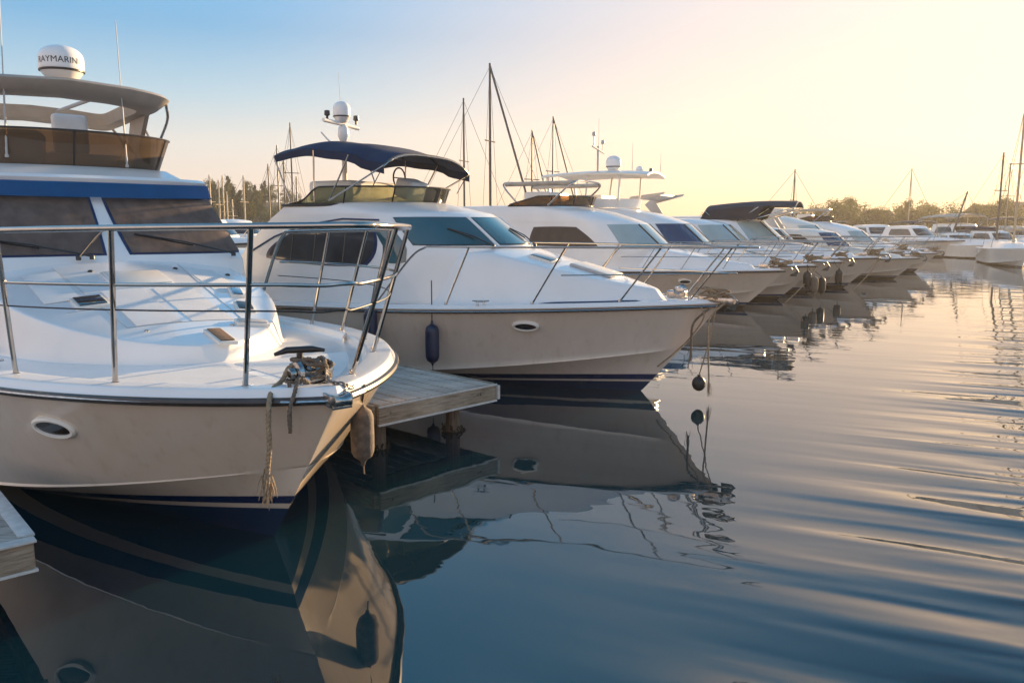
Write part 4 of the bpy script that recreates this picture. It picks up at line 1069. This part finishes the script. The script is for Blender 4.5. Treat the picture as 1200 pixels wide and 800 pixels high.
# ---------------------------------------------------------------- finger pier and the pier corner at lower left
def pier():
    o = Vector((-0.26, 9.29, 0)); ux = Vector((-1.10, -1.22, 0)).normalized(); wd = 1.64; uy = Vector((-0.72, 0.70, 0)).normalized(); Ln = 4.6
    ux = (ux - uy * ux.dot(uy)).normalized()
    root = empty('finger_pier', o); tag(root, 'weathered wooden finger pier between the near yacht and the blue-topped cruiser', 'pier')
    P = lambda a, b, z: ux * a + uy * b + Vector((0, 0, z))
    Mx = Matrix((ux.to_4d(), uy.to_4d(), Vector((0, 0, 1, 0)), Vector((0, 0, 0, 1)))).transposed()
    for i in range(3): Mx[3][i] = 0
    Mx = Mx.to_3x3().to_4x4()
    mb = MB(); nb = 9; g = wd / nb; r_ = random.Random(4)
    for i in range(nb):
        mb.box((g * (i + .5), Ln / 2 - 0.02, 0.545 + r_.uniform(-.003, .003)), (g - 0.022, Ln, 0.035), 0.005)
    d = mb.build('deck_boards', M['pier_deck'], root); d.data.transform(Matrix.Rotation(math.pi / 2, 4, 'Z').inverted()); d.data.transform(Mx @ Matrix.Rotation(math.pi / 2, 4, 'Z'))
    f = MB().box((wd / 2, -0.045, 0.46), (wd + 0.06, 0.05, 0.20), 0.008).build('end_board', M['pier_side'], root); f.data.transform(Mx)
    for a in (-0.045, wd + 0.045):
        f = MB().box((a, Ln / 2, 0.46), (0.05, Ln, 0.20), 0.008).build('side_board', M['pier_side'], root); f.data.transform(Mx)
    e = MB().box((wd / 2, -0.066, 0.358), (wd + 0.08, 0.03, 0.022), 0.004).box((wd / 2, -0.074, 0.552), (wd + 0.08, 0.012, 0.022), 0.003).build('edge_strip', M['edge_metal'], root); e.data.transform(Mx)
    c = MB().box((-0.062, -0.062, 0.455), (0.035, 0.06, 0.17), 0.01).build('corner_plate', M['edge_metal'], root); c.data.transform(Mx)
    b_ = MB()
    for x in (0.22, 0.26, wd - 0.12): b_.lathe([(0.014, -0.082), (0.014, -0.068)], (x, 0, 0.47), 'y', 8)
    b_ = b_.build('bolt', M['galv'], root); b_.data.transform(Mx)
    for a, q in ((0.35, 0.28), (wd - 0.22, 0.30), (0.35, 3.2), (wd - 0.22, 3.2)):
        p = MB().lathe([(0.085, -0.7), (0.088, 0.02), (0.082, 0.2), (0.080, 0.52)], (a, q, 0), seg=18).build('pile', M['pile'], root); p.data.transform(Mx)
    wr = random.Random(9)
    for a, q in ((0.35, 0.28), (wd - 0.22, 0.30)):
        wd_ = MB()
        for k in range(70):
            an = wr.uniform(0, 6.28); zz = wr.uniform(-0.05, 0.09); rr = 0.085 + wr.uniform(0, .05); c = Vector((a + rr * math.cos(an), q + rr * math.sin(an), zz))
            wd_.tube([c, c + Vector((wr.uniform(-.04, .04), wr.uniform(-.04, .04), -0.06))], [0.012, 0.004], 5)
        wd_ = wd_.build('weed', M['weed'], root); wd_.data.transform(Mx); wd_['kind'] = 'stuff'
    p = MB().box((wd / 2, 0.30, 0.40), (wd - 0.1, 0.09, 0.14), 0.01).box((wd / 2, 3.2, 0.40), (wd - 0.1, 0.09, 0.14), 0.01).build('cross_beam', M['pile'], root); p.data.transform(Mx)
pier()
def pier_corner():
    # the corner of another pier just beside the camera
    root = empty('pier_corner', (-2.91, 4.54, 0)); tag(root, 'corner of a grey-topped wooden pier at the lower left edge', 'pier')
    a = math.atan2(-0.62, -0.78) ; rot = Matrix.Rotation(R(222), 4, 'Z')
    mb = MB()
    for i in range(12): mb.box((1.2, -(0.10 + i * 0.15), 0.535), (2.4, 0.142, 0.035), 0.005)
    d = mb.build('deck_boards', M['pier_deck'], root)
    f = MB().box((1.2, 0.015, 0.455), (2.46, 0.05, 0.17), 0.008).box((-0.015, -0.9, 0.455), (0.05, 1.86, 0.17), 0.008).build('side_board', M['pier_side'], root)
    e = MB().box((1.2, 0.02, 0.548), (2.5, 0.09, 0.016), 0.004).box((-0.02, -0.96, 0.549), (0.09, 1.80, 0.016), 0.004).box((1.2, 0.03, 0.362), (2.5, 0.04, 0.018), 0.004).build('edge_strip', M['edge_metal'], root)
    p = MB().lathe([(0.09, -0.7), (0.09, 0.48)], (0.35, -0.35, 0), seg=18).lathe([(0.09, -0.7), (0.09, 0.48)], (2.0, -0.35, 0), seg=18).build('pile', M['pile'], root)
    for o in (d, f, e, p): o.data.transform(rot)
pier_corner()

# ---------------------------------------------------------------- the row of cruisers running away to the right
def cruiser(i, label, name='cabin_cruiser', group='white cruisers moored in a row', style='fly', res=0.6, glass='sky_sheen_glass', side='brown_cover', hull=None, top=None, blue=False, z=1.1, B=1.75, frac=1.0, loc=None, head=-28, gel='gel'):
    jit = [(0, 0, 0), (0, 0, 1.5), (0, 0, -2), (.35, -.5, 2), (-.3, .4, -3), (.6, -.8, 3), (-.2, .3, -1), (.5, -.6, 2), (0, .3, -2)][i]
    loc = loc or (7.86 + 2.02 * i + jit[0], 22.98 + 2.85 * i + jit[1]); head += jit[2]
    y = Yacht(loc, head, L=15.0 if i < 2 else 12.0, B=B, sm=5.2, p=2.0, q=1.0, z0=z + 0.06, z1=z - 0.08, ov=1.2, zc0=0.55, zc1=0.06, st0=0.8, tw=1.2, tsm=4.0, th0=0.12, wz=1.76, ws=3.4, capw=0.16, edge=0.26, res=res, flare=1.5, sc=[1, 1, 1, 1.05, .92, .85, 1.0, .88, .95][i])
    y.make(name, label, 'motor yacht', group, hull or HULL3, M[gel])
    y.rubrail(M['rub'], 0.022, -0.04)
    low = style == 'low'
    af = 3.0 if i < 2 else 0.0
    y.ring(1.0, 3.3, 1.42, 2.0, 9.5 + af); y.ring(1.74, 3.35, 1.40, 1.65, 9.0 + af); y.ring(2.49, 4.20, 1.32, 1.50, 8.7 + af)
    if low: y.ring(2.66, 4.9, 1.24, 1.4, 8.6)
    else: y.ring(2.58, 4.42, 1.32, 1.48, 8.65 + af); y.ring(2.84, 5.25, 1.29, 1.47, 8.6 + af); y.ring(3.04, 6.25, 1.22, 1.45, 8.5 + af)
    y.cabin('cabin', M[gel], 0.06, nv=3)
    v0, v1 = y.vz(1.79), y.vz(2.46)
    fr = M['navy_trim'] if blue else None
    y.pane('windshield_pane', [(-0.78, v0), (-0.27, v0), (-0.26, v1), (-0.72, v1)], M['blue_glass'] if blue else M[glass], fr, rnd=0.05, n=8)
    y.pane('windshield_pane', [(-0.24, v0), (0.24, v0), (0.23, v1), (-0.23, v1)], M[glass], fr, rnd=0.05, n=8)
    y.pane('windshield_pane', [(0.27, v0), (0.78, v0), (0.72, v1), (0.26, v1)], M[glass], fr, rnd=0.05, n=8)
    for sg in (-1, 1):
        f = lambda q, zz, sg=sg: y.Ss(sg, q, zz)
        y.pane('side_window', [(5.15, 1.80), (7.6, 1.80), (7.45, 2.40), (5.95, 2.40)], M[side], None, f, rnd=0.2, n=8)
    for a_, b_ in ((-0.25, -0.25), (0.25, 0.25)):
        MB().tube([y.S(a_, v0) + Vector((.02, 0, .01)), y.S(b_, v1) + Vector((.02, 0, .01))], 0.028, 6).build('mullion', M['rub'], y.root)
    if not low:
        lo = arc_strip(6.05, 1.3, 1.22, 8.4, 3.05, 14, 4); hi = arc_strip(5.95, 1.35, 1.28, 8.3, 3.34, 14, 4)
        for k in range(4): hi[k].z = hi[-1 - k].z = lerp(3.10, 3.34, k / 4)
        if style == 'fly':
            w = MB().solid([lo, hi], 0.012).build('windscreen', M['brown_acrylic'], y.root); MB().tube(hi, 0.02, 6).build('trim', M['black'], w); MB().tube(lo, 0.025, 6).build('trim', M['black'], w)
            for j in (7, 12, 18, 24, 29): MB().tube([lo[j], hi[j]], 0.022, 6).build('post', M['black'], w)
        else:
            MB().solid([lo, hi], 0.05).build('flybridge_coaming', M[gel], y.root)
        MB().box((-7.6, 0, 3.3), (0.9, 1.6, 0.4), 0.08, None, 2).build('flybridge_bench', M['gel_warm'], y.root)
    y.rail(lambda q: z + 0.80, 4.6, ext=0.15, lean=0.4, inset=0.13, r=0.016, mids=(0.5,), posts=[(-1, 3.8), (-1, 2.7), (-1, 1.6), (-1, 0.5), (1, 0.6), (1, 1.7), (1, 2.8), (1, 3.9)])
    zz = y.deck_z(0.2, 0)
    MB().box((-0.08, 0, zz), (0.5, 0.09, 0.05), 0.012).lathe([(0.035, -0.05), (0.035, 0.05)], (0.17, 0, zz - 0.02), 'y', 10).build('bow_roller', M['galv'], y.root)
    MB().tube([(-0.2, 0, zz + 0.06), (0.28, 0, zz + 0.05), (0.36, 0, zz - 0.10)], 0.03, 6).add([(0.40, 0, zz - .03), (0.20, -0.17, zz - 0.15), (0.12, 0, zz - 0.22), (0.20, 0.17, zz - 0.15), (0.32, 0, zz - 0.22)], [(0, 1, 2), (0, 2, 3), (1, 4, 2), (2, 4, 3), (0, 4, 1), (0, 3, 4)]).build('anchor', M['galv'], y.root)
    MB().box((-0.6, 0, zz + 0.06), (0.28, 0.2, 0.14), 0.03).build('windlass', M['chrome'], y.root)
    y.hatch(1.9, 0, 0.5, 0.45, M['dark_glass'])
    y.porthole(2.6, 0.82, -1, 0.16, 0.06)
    if top == 'canvas':
        def c(f, g): return Vector((-lerp(2.9, 6.2, f), g * 1.32, 3.05 + 0.22 * math.sin(lerp(.35, .9, f) * math.pi) - 0.22 * abs(g) ** 2.5))
        canopy(c, 16, 14, 0.015).build('bimini_top', M['dark_canvas'], y.root, angle=60)
        for sg in (-1, 1): MB().solid([[c(i / 12, sg) for i in range(4, 13)], [Vector((-lerp(4.3, 6.4, (i - 4) / 8), sg * 1.3, 2.55)) for i in range(4, 13)]], 0.012).build('side_curtain', M['dark_canvas'], y.root, angle=60)
        for f, q0 in ((0.0, 4.6), (0.4, 5.0), (1.0, 5.8)): MB().tube([(-q0, -1.25, 2.5)] + [c(f, -1 + i / 6) - Vector((0, 0, .03)) for i in range(13)] + [(-q0, 1.25, 2.5)], 0.022, 6).build('bimini_frame', M['steel'], y.root)
    if top == 'hardtop':
        def c(f, g): return Vector((-lerp(5.4, 9.2, f), g * lerp(1.1, 1.4, ss(0, .4, f)), 4.22 + 0.14 * math.sin(lerp(.15, .85, f) * math.pi) - 0.14 * abs(g) ** 2.2))
        h = canopy(c, 20, 14, 0.06).build('hardtop', M['gel_warm'], y.root, angle=50)
        for sg in (-1, 1):
            for q0, f in ((6.4, .25), (7.6, .55), (8.9, .95)): MB().tube([(-q0, sg * 1.2, 3.1), c(f, sg * .9) - Vector((0, 0, .05))], 0.035 if q0 < 8 else .05, 8).build('post', M['gel_warm'], h)
        radome(y, (-7.0, 0, 4.34), 0.27, 0.55); MB().lathe([(0.1, 0), (.14, .1), (.1, .2), (.02, .24)], (-6.2, .5, 4.3), seg=12).build('horn', M['gel'], y.root)
        mb = MB().tube([(-7.6, 0, 4.3), (-7.6, 0, 5.25)], 0.035, 8).tube([(-7.6, -0.55, 5.2), (-7.6, 0.62, 5.05)], 0.035, 8)
        for yy, hh in ((-.42, .45), (0.5, .25)): mb.tube([(-7.6, yy, 5.15), (-7.6, yy, 5.15 + hh)], 0.02, 6).lathe([(0.03, 0), (.07, .03), (.06, .14), (.02, .16)], (-7.6, yy, 5.1 + hh), seg=10)
        mb.build('light_mast', M['gel_grey'], y.root)
        for yy, qq in ((-.2, 7.5), (.9, 6.6), (1.1, 5.6)): antenna(y, (-qq, yy, 4.3), (-qq, yy, 6.2 if qq > 7 else 5.4 - (qq < 6) * .4), 0.012)
        MB().lathe([(0.02, 0), (.02, .1), (.07, .13), (.06, .26), (.02, .28)], (-5.9, .9, 4.2), seg=10).build('deck_light', M['black'], y.root)
    if top == 'arch':
        pr = [(-7.4, 2.6), (-7.0, 2.6), (-7.5, 3.35), (-6.4, 3.62), (-6.35, 3.70), (-7.7, 3.55), (-8.0, 3.3)]
        a = MB()
        for sg in (-1, 1):
            A_ = [Vector((x, sg * 1.22, zq)) for x, zq in pr]; Bq = [p + Vector((0, -sg * 0.1, 0)) for p in A_]; a.grid([A_, Bq], close_u=True); a.add(A_, [tuple(range(len(A_)))]); a.add(Bq, [tuple(range(len(A_)))[::-1]])
        a.box((-7.1, 0, 3.55), (0.9, 2.4, 0.08), 0.03, (0, R(-8), 0)); a.build('radar_arch', M['gel_grey'], y.root, angle=30)
    if top == 'frame':
        for q0, q1 in ((7.0, 6.2), (8.0, 8.6)):
            MB().tube(spline([(-q0, -1.2, 3.05), (-q1, -1.15, 3.72), (-q1, 0, 3.82), (-q1, 1.15, 3.72), (-q0, 1.2, 3.05)], 8), 0.028, 8).build('bimini_frame', M['chrome'], y.root)
        MB().tube([(-6.2, -1.0, 3.74), (-8.6, -1.0, 3.74)], 0.07, 8).tube([(-6.2, 1.0, 3.74), (-8.6, 1.0, 3.74)], 0.07, 8).build('furled_canvas', M['cream_canvas'], y.root)
    return y
ROW = []
ROW.append(cruiser(0, 'white flybridge cruiser with a brown-tinted windscreen, third in the row from the camera', style='fly', top='frame', res=0.8))
ROW.append(cruiser(1, 'tall white flybridge yacht under a cream hardtop with a dome and light mast', name='flybridge_yacht', style='coam', top='hardtop', blue=True))
ROW.append(cruiser(2, 'low white cruiser with a grey swept radar arch, beside the hardtop yacht', style='low', top='arch', side='brown_cover'))
ROW.append(cruiser(3, 'white cruiser under a long dark canvas top with dark side curtains', style='low', top='canvas', side='dark_glass'))
ROW.append(cruiser(4, 'white cruiser with dark side windows just right of the dark canvas top', style='low', glass='dark_glass', side='brown_cover'))
ROW.append(cruiser(5, 'small cream cruiser with blue windshield and a grey arch far down the row', style='low', blue=True, gel='gel_warm', top='arch'))
ROW.append(cruiser(6, 'cream cruiser with a cream flybridge near the far end of the row', style='coam', gel='gel_warm'))
ROW.append(cruiser(7, 'white cruiser with a bare bimini frame second from the far end of the row', style='fly', top='frame'))
ROW.append(cruiser(8, 'last white cruiser at the far end of the row', style='low', glass='dark_glass', side='dark_glass'))
# ropes and fenders hanging at the bows of the row
GF = 'dark fenders hanging at the bows of the row'
for k, (i, dx, dy, zc) in enumerate(((1, -0.25, -0.42, 0.72), (1, -0.05, -0.30, 0.55), (1, 0.12, 0.28, 0.50), (2, -0.1, -0.3, 0.62))):
    w = ROW[i].world
    lab = ['dark fender nearest the camera on the hardtop yacht\'s bow', 'middle dark fender under the hardtop yacht\'s bow', 'lowest dark fender right of the hardtop yacht\'s stem', 'dark fender under the bow of the cruiser with the radar arch'][k]
    fender('cylinder_fender', lab, w((dx, dy, zc)), 0.13, 0.5, M['fender_grey'] if k == 1 else M['rubber'], w((-0.3, math.copysign(0.2, dy), 1.18)), GF)
for i, lab in ((0, 'pale rope heaped on the bow of the cruiser with the brown windscreen'), (1, 'pale rope heaped on the bow of the hardtop yacht'), (2, 'pale rope heaped on the bow of the cruiser with the radar arch'), (3, 'pale rope heaped on the bow of the cruiser with the dark canvas top'), (4, 'rope heaped on the bow of the cruiser right of the dark canvas top'), (5, 'rope heaped on the bow of the cream cruiser with the blue windshield'), (6, 'rope heaped on the bow of the cream flybridge cruiser'), (7, 'rope heaped on the bow next to last in the row')):
    rr = random.Random(20 + i); zz = ROW[i].deck_z(0.25, 0)
    rope_thing('coiled_rope', lab, spline([ROW[i].world((-0.15 + rr.uniform(-.3, .3), rr.uniform(-.22, .22), zz + rr.uniform(.05, .3))) for k in range(22)], 4), 0.022, M['rope'])
for i, lab in ((1, 'rope slanting from the hardtop yacht\'s stem down to the water'), (2, 'rope slanting from the stem of the cruiser with the radar arch down to the water'), (3, 'rope slanting from the bow of the dark-canvas cruiser down to the water')):
    w = ROW[i].world; rope_thing('mooring_rope', lab, spline([w((0, -.08, 1.15)), w((-.3, -.5, 0.6)), w((-.8, -1.0, 0.0))], 6), 0.02, M['rope'])

# ---------------------------------------------------------------- sailing boats and small craft in the background
def sailboat(label, px, Y, top_py, group, stay=None, lean=0.0, pale=False, hull_l=9.0, head=None, boom=True, cat='sailboat', r=None):
    x = (px - 600) / 933 * Y; H = 2.4 + (262 - top_py) / 933 * Y
    root = empty('sailing_boat', (x, Y, 0), R(head if head is not None else random.uniform(-50, -20))); tag(root, label, cat, group)
    y = Yacht((0, 0), 0, L=hull_l, B=1.35, sm=5, p=1.8, q=1.0, z0=1.15, z1=0.95, ov=1.1, zc0=0.45, zc1=0.05, st0=2.0, tw=0.8, tsm=2.0, th0=0.28, wz=1.45, ws=6, res=0.35, flare=1.2)
    y.make('hull_body', None, None, None, HULL4)
    hull = y.hull; deck = y.deck
    for o in (hull, deck): o.parent = root; o.data.transform(Matrix.Translation((hull_l * 0.42, 0, 0)))
    deck.name = 'deck'; bpy.data.objects.remove(y.root)
    m = M['mast_pale'] if pale else M['mast']; r = r or 0.0011 * Y
    t = Vector((lean * (H - 1.2), 0, H))
    a = MB().tube([(0, 0, 0.9), Vector((0, 0, 0.9)).lerp(t, 0.5), t], [r, r, r * 0.8], 8)
    mo = a.build('mast', m, root)
    if boom:
        MB().tube([(-0.1, 0, 2.1), (-3.0, 0, 2.15)], 0.06, 8).build('boom', m, root)
        MB().tube([(-0.2, 0, 2.24), (-1.5, 0, 2.30), (-2.9, 0, 2.24)], [0.10, 0.15, 0.08], 10).build('furled_sail', M['sail'] if pale else M['navy_canvas'], root)
    sh = MB(); rr = 0.00022 * Y
    for e in ((hull_l * 0.40, 0, 1.1), (-hull_l * 0.55, 0, 1.0), (0, 1.2, 1.0), (0, -1.2, 1.0)): sh.tube([t * 0.985, e], rr, 4)
    s1 = Vector((t.x * 0.6, 0, 0.9 + (H - 0.9) * 0.6))
    sh.build('rigging', M['rub'], root); MB().tube([s1 + Vector((0, -0.6, 0)), s1 + Vector((0, 0.6, 0))], r * 0.5, 6).build('spreader', m, root)
    if stay: MB().tube([t * 0.99, (stay, 0, 1.0)], r * 0.8, 8).build('rolled_jib', m, root)
    return root
GS, GL, GR = 'sailing boats behind the cruisers', 'sailing boats moored below the left hill', 'sailing boats at the right edge'
sailboat('sailing boat with the tallest dark mast and a rolled jib slanting from its top', 575, 44, 80, GS, stay=3.1, head=-24, hull_l=11, r=0.075)
sailboat('sailing boat with a bare dark mast just left of the tallest one', 545, 46, 118, GS, r=0.06)
sailboat('sailing boat with a short dark mast, left of the pair over the brown windscreen', 623, 47, 153, GS, stay=2.2, r=0.055)
sailboat('sailing boat with a dark mast, right of the pair over the brown windscreen', 647, 47, 138, GS, stay=2.6, r=0.055)
sailboat('sailing boat whose lone dark mast stands over the dark canvas top', 925, 62, 197, GS, r=0.06)
for px, Y, tp, pale, lab in ((252, 78, 203, True, 'sailing boat with the leftmost pale mast below the left hill'), (262, 84, 209, True, 'sailing boat with the second pale mast from the left below the hill'), (271, 80, 222, True, 'sailing boat with a short pale mast in the left cluster'), (267, 88, 204, True, 'sailing boat with a tall pale mast at the right of the left cluster'), (291, 82, 204, True, 'sailing boat with a thick pale mast alone before the left hill'), (277, 86, 231, True, 'sailing boat with a very short pale mast before the left hill'), (320, 66, 191, False, 'sailing boat with a short dark mast left of the blue bimini'), (331, 64, 170, False, 'sailing boat with a dark mast left of the blue bimini'), (347, 60, 145, False, 'sailing boat with the tallest dark mast at the blue bimini\'s left edge'), (338, 70, 186, False, 'sailing boat with a thin dark mast between two taller ones left of the bimini'), (352, 72, 205, False, 'sailing boat with a dark mast seen under the bimini\'s left edge')):
    sailboat(lab, px, Y, tp, GL, pale=pale, boom=False, r=0.0010 * Y)
sailboat('white sailing boat at the right edge with the tallest, pale leaning mast', 1183, 50, 125, GR, pale=True, head=-112, hull_l=10, r=0.07)
sailboat('sailing boat with a dark mast left of the tall pale one at the right edge', 1163, 60, 178, GR, head=-75, r=0.07)
sailboat('sailing boat with a short dark mast tilted sharply to the right', 1108, 66, 222, GR, head=0, lean=0.30, boom=False, r=0.075)
sailboat('sailing boat with a hair-thin mast over the far white boats', 1059, 90, 195, GR, pale=True, boom=False, r=0.05)

def runabout(label, px, Y, sc, head, group, hull=None, cover=None):
    x = (px - 600) / 933 * Y
    y = Yacht((x, Y), head, L=6.5, B=1.25, sm=3, p=2.0, q=.9, z0=1.05, z1=0.85, ov=0.8, zc0=0.45, zc1=0.05, st0=0.5, tw=0.9, tsm=2.0, th0=0.12, wz=1.2, ws=2.2, res=0.4, flare=1.4)
    y.make('motor_boat', label, 'motor boat', group, hull or HULL4); y.root.scale = (sc,) * 3
    y.rubrail(M['rub'], 0.03, -0.04)
    y.ring(1.0, 2.1, 0.95, .6, 5.2); y.ring(1.25, 2.2, 0.95, .6, 5.1); y.ring(1.75, 2.8, 0.85, .5, 4.9); y.ring(1.85, 2.9, .84, .5, 4.9)
    y.cabin('cabin', M['gel'], .08, nv=2)
    y.pane('windshield_pane', [(-.8, y.vz(1.28)), (.8, y.vz(1.28)), (.78, y.vz(1.72)), (-.78, y.vz(1.72))], M['dark_glass'], None, rnd=.1, n=8)
    for sg in (-1, 1): y.pane('side_window', [(3.0, 1.3), (4.6, 1.3), (4.5, 1.7), (3.3, 1.7)], M['dark_glass'], None, lambda q, z, sg=sg: y.Ss(sg, q, z), n=6)
    if cover:
        def cv(f, g): return Vector((-lerp(2.6, 6.0, f), g * 1.08, 2.35 + 0.16 * math.sin(lerp(.3, .9, f) * math.pi) - 0.2 * abs(g) ** 2.4))
        canopy(cv, 10, 10, 0.02).build('bimini_top', M[cover], y.root, angle=60)
        for f in (0.0, 0.5, 1.0): MB().tube([(-4.2, -1.0, 1.0)] + [cv(f, -1 + i / 5) - Vector((0, 0, .03)) for i in range(11)] + [(-4.2, 1.0, 1.0)], 0.025, 6).build('bimini_frame', M['steel'], y.root)
    y.rail(lambda q: 1.5, 2.4, ext=0.1, lean=0.2, r=0.016, mids=(), posts=[(-1, 1.6), (-1, .6), (1, .6), (1, 1.6)])
    return y
GM = 'white motor boats on the far pontoon'
for px, Y, sc, hd, lab in ((1059, 70, 1.35, -82, 'white motor boat facing the camera, left of the pair on the far pontoon'), (1086, 72, 1.25, -95, 'white motor boat facing the camera, right of the pair on the far pontoon'), (1130, 62, 1.3, -60, 'white motor boat beside the sailing boats at the right edge'), (1212, 60, 1.1, -75, 'white motor boat half cut off by the right edge'),
                           (300, 60, 1.3, -30, 'white motor boat left of the blue-topped cruiser, below the hill'), (270, 70, 1.4, -40, 'white motor boat under the pale masts by the left hill'), (345, 52, 1.5, -28, 'white motor boat just behind the blue-topped cruiser'), (318, 44, 1.5, -30, 'white motor boat with dark windows seen left behind the blue-topped cruiser'), (250, 64, 1.3, -20, 'white motor boat at the edge of the near yacht\'s roof')):
    runabout(lab, px, Y, sc, hd, GM if px > 900 else 'white motor boats below the left hill')

GQ = 'boats crowded along the quay at the right edge'
for px, Y, sc, hd, hl, cv, lab in ((1108, 74, 1.2, -80, None, 'dark_canvas', 'white boat under a dark canvas top, right of the facing pair'), (1128, 70, 1.3, -110, HULL5, None, 'navy-hulled boat under the tilted mast'), (1142, 61, 1.0, -95, None, None, 'small white boat at the water\'s edge left of the tall pale mast'),
                           (1172, 64, 1.4, -80, HULL6, 'cream_canvas', 'buff boat with a cream canvas top behind the pale-masted sailing boat'), (1198, 66, 1.3, -105, HULL5, 'navy_canvas', 'navy boat with a navy canvas top at the right edge'), (1032, 78, 1.1, -70, HULL6, None, 'buff boat at the inner end of the far pontoon'), (1012, 84, 1.2, -60, None, 'navy_canvas', 'white boat with a navy top seen over the bows of the far cruisers'), (985, 88, 1.2, -50, None, 'cream_canvas', 'white boat with a cream top farthest back, right of the dark canvas top')):
    runabout(lab, px, Y, sc, hd, GQ, hl, cv)
sailboat('sailing boat with a thin pale mast between the dark ones at the right edge', 1172, 68, 190, GR, pale=True, head=-85, r=0.05)
sailboat('sailing boat whose mast is cut off by the right edge', 1198, 62, 150, GR, pale=True, head=-100, r=0.06)
def house(label, px, Y, w, d, h):
    x = (px - 600) / 933 * Y; z = shore_z(x, Y); root = empty('waterside_house', (x, Y, z - 0.3), R(random.uniform(-15, 15))); tag(root, label, 'house', 'houses on the far shore at right')
    MB().box((0, 0, h / 2), (w, d, h), 0.02).build('wall', M['house_wall'], root)
    MB().add([(-w / 2 - .3, -d / 2 - .4, h), (w / 2 + .3, -d / 2 - .4, h), (w / 2 + .3, d / 2 + .4, h), (-w / 2 - .3, d / 2 + .4, h), (-w / 2 - .3, 0, h + d * .3), (w / 2 + .3, 0, h + d * .3)], [(0, 1, 5, 4), (2, 3, 4, 5), (0, 4, 3), (1, 2, 5), (3, 2, 1, 0)]).build('roof', M['house_roof'], root, smooth=False)
    for k in range(3): MB().box((-w / 3 + k * w / 3, -d / 2 - 0.02, h * .55), (w * .12, 0.08, h * .35)).build('window', M['dark_glass'], root)
for px, Y, w, d, h, lab in ((1150, 150, 6, 5, 4.2, 'low house with a red roof behind the right hand masts'), (1022, 146, 4, 4, 3.6, 'small pale house between the golden trees'), (1188, 148, 6, 5, 4.8, 'taller house at the right edge of the far shore')):
    house(lab, px, Y, w, d, h)

def pontoon(name, label, a, b, w):
    a, b = Vector(a), Vector(b); d = (b - a).normalized(); n = Vector((-d.y, d.x, 0)); root = empty(name, a); tag(root, label, 'pier')
    ang = math.atan2(d.y, d.x); Ln = (b - a).length
    o = MB().box((Ln / 2, 0, 0.42), (Ln, w, 0.16), 0.02).build('deck', M['pier_deck'], root); p = MB()
    for k in range(int(Ln / 4) + 1): p = MB().lathe([(0.14, -0.6), (0.14, 1.6), (0.05, 1.75)], (min(k * 4 + .3, Ln - .3), w / 2 + .16, 0), seg=10).build('pile', M['pile'], root)
    root.rotation_euler = (0, 0, ang)
pontoon('pontoon', 'long low pontoon behind the far white boats', (28, 79, 0), (62, 74, 0), 2.0)

# ---------------------------------------------------------------- evening haze over the harbour
def haze():
    m = bpy.data.materials.new('evening_haze'); m.use_nodes = True; nt = m.node_tree; nt.nodes.clear()
    o = nt.nodes.new('ShaderNodeOutputMaterial'); v = nt.nodes.new('ShaderNodeVolumePrincipled')
    v.inputs['Color'].default_value = (0.96, 0.93, 0.88, 1); v.inputs['Density'].default_value = 0.0006; v.inputs['Anisotropy'].default_value = 0.4
    nt.links.new(v.outputs[0], o.inputs['Volume'])
    ob = MB().box((0, 190, 24), (820, 460, 50)).build('haze', m, smooth=False)
    tag(ob, 'thin golden evening haze', 'haze', kind='stuff')
haze()
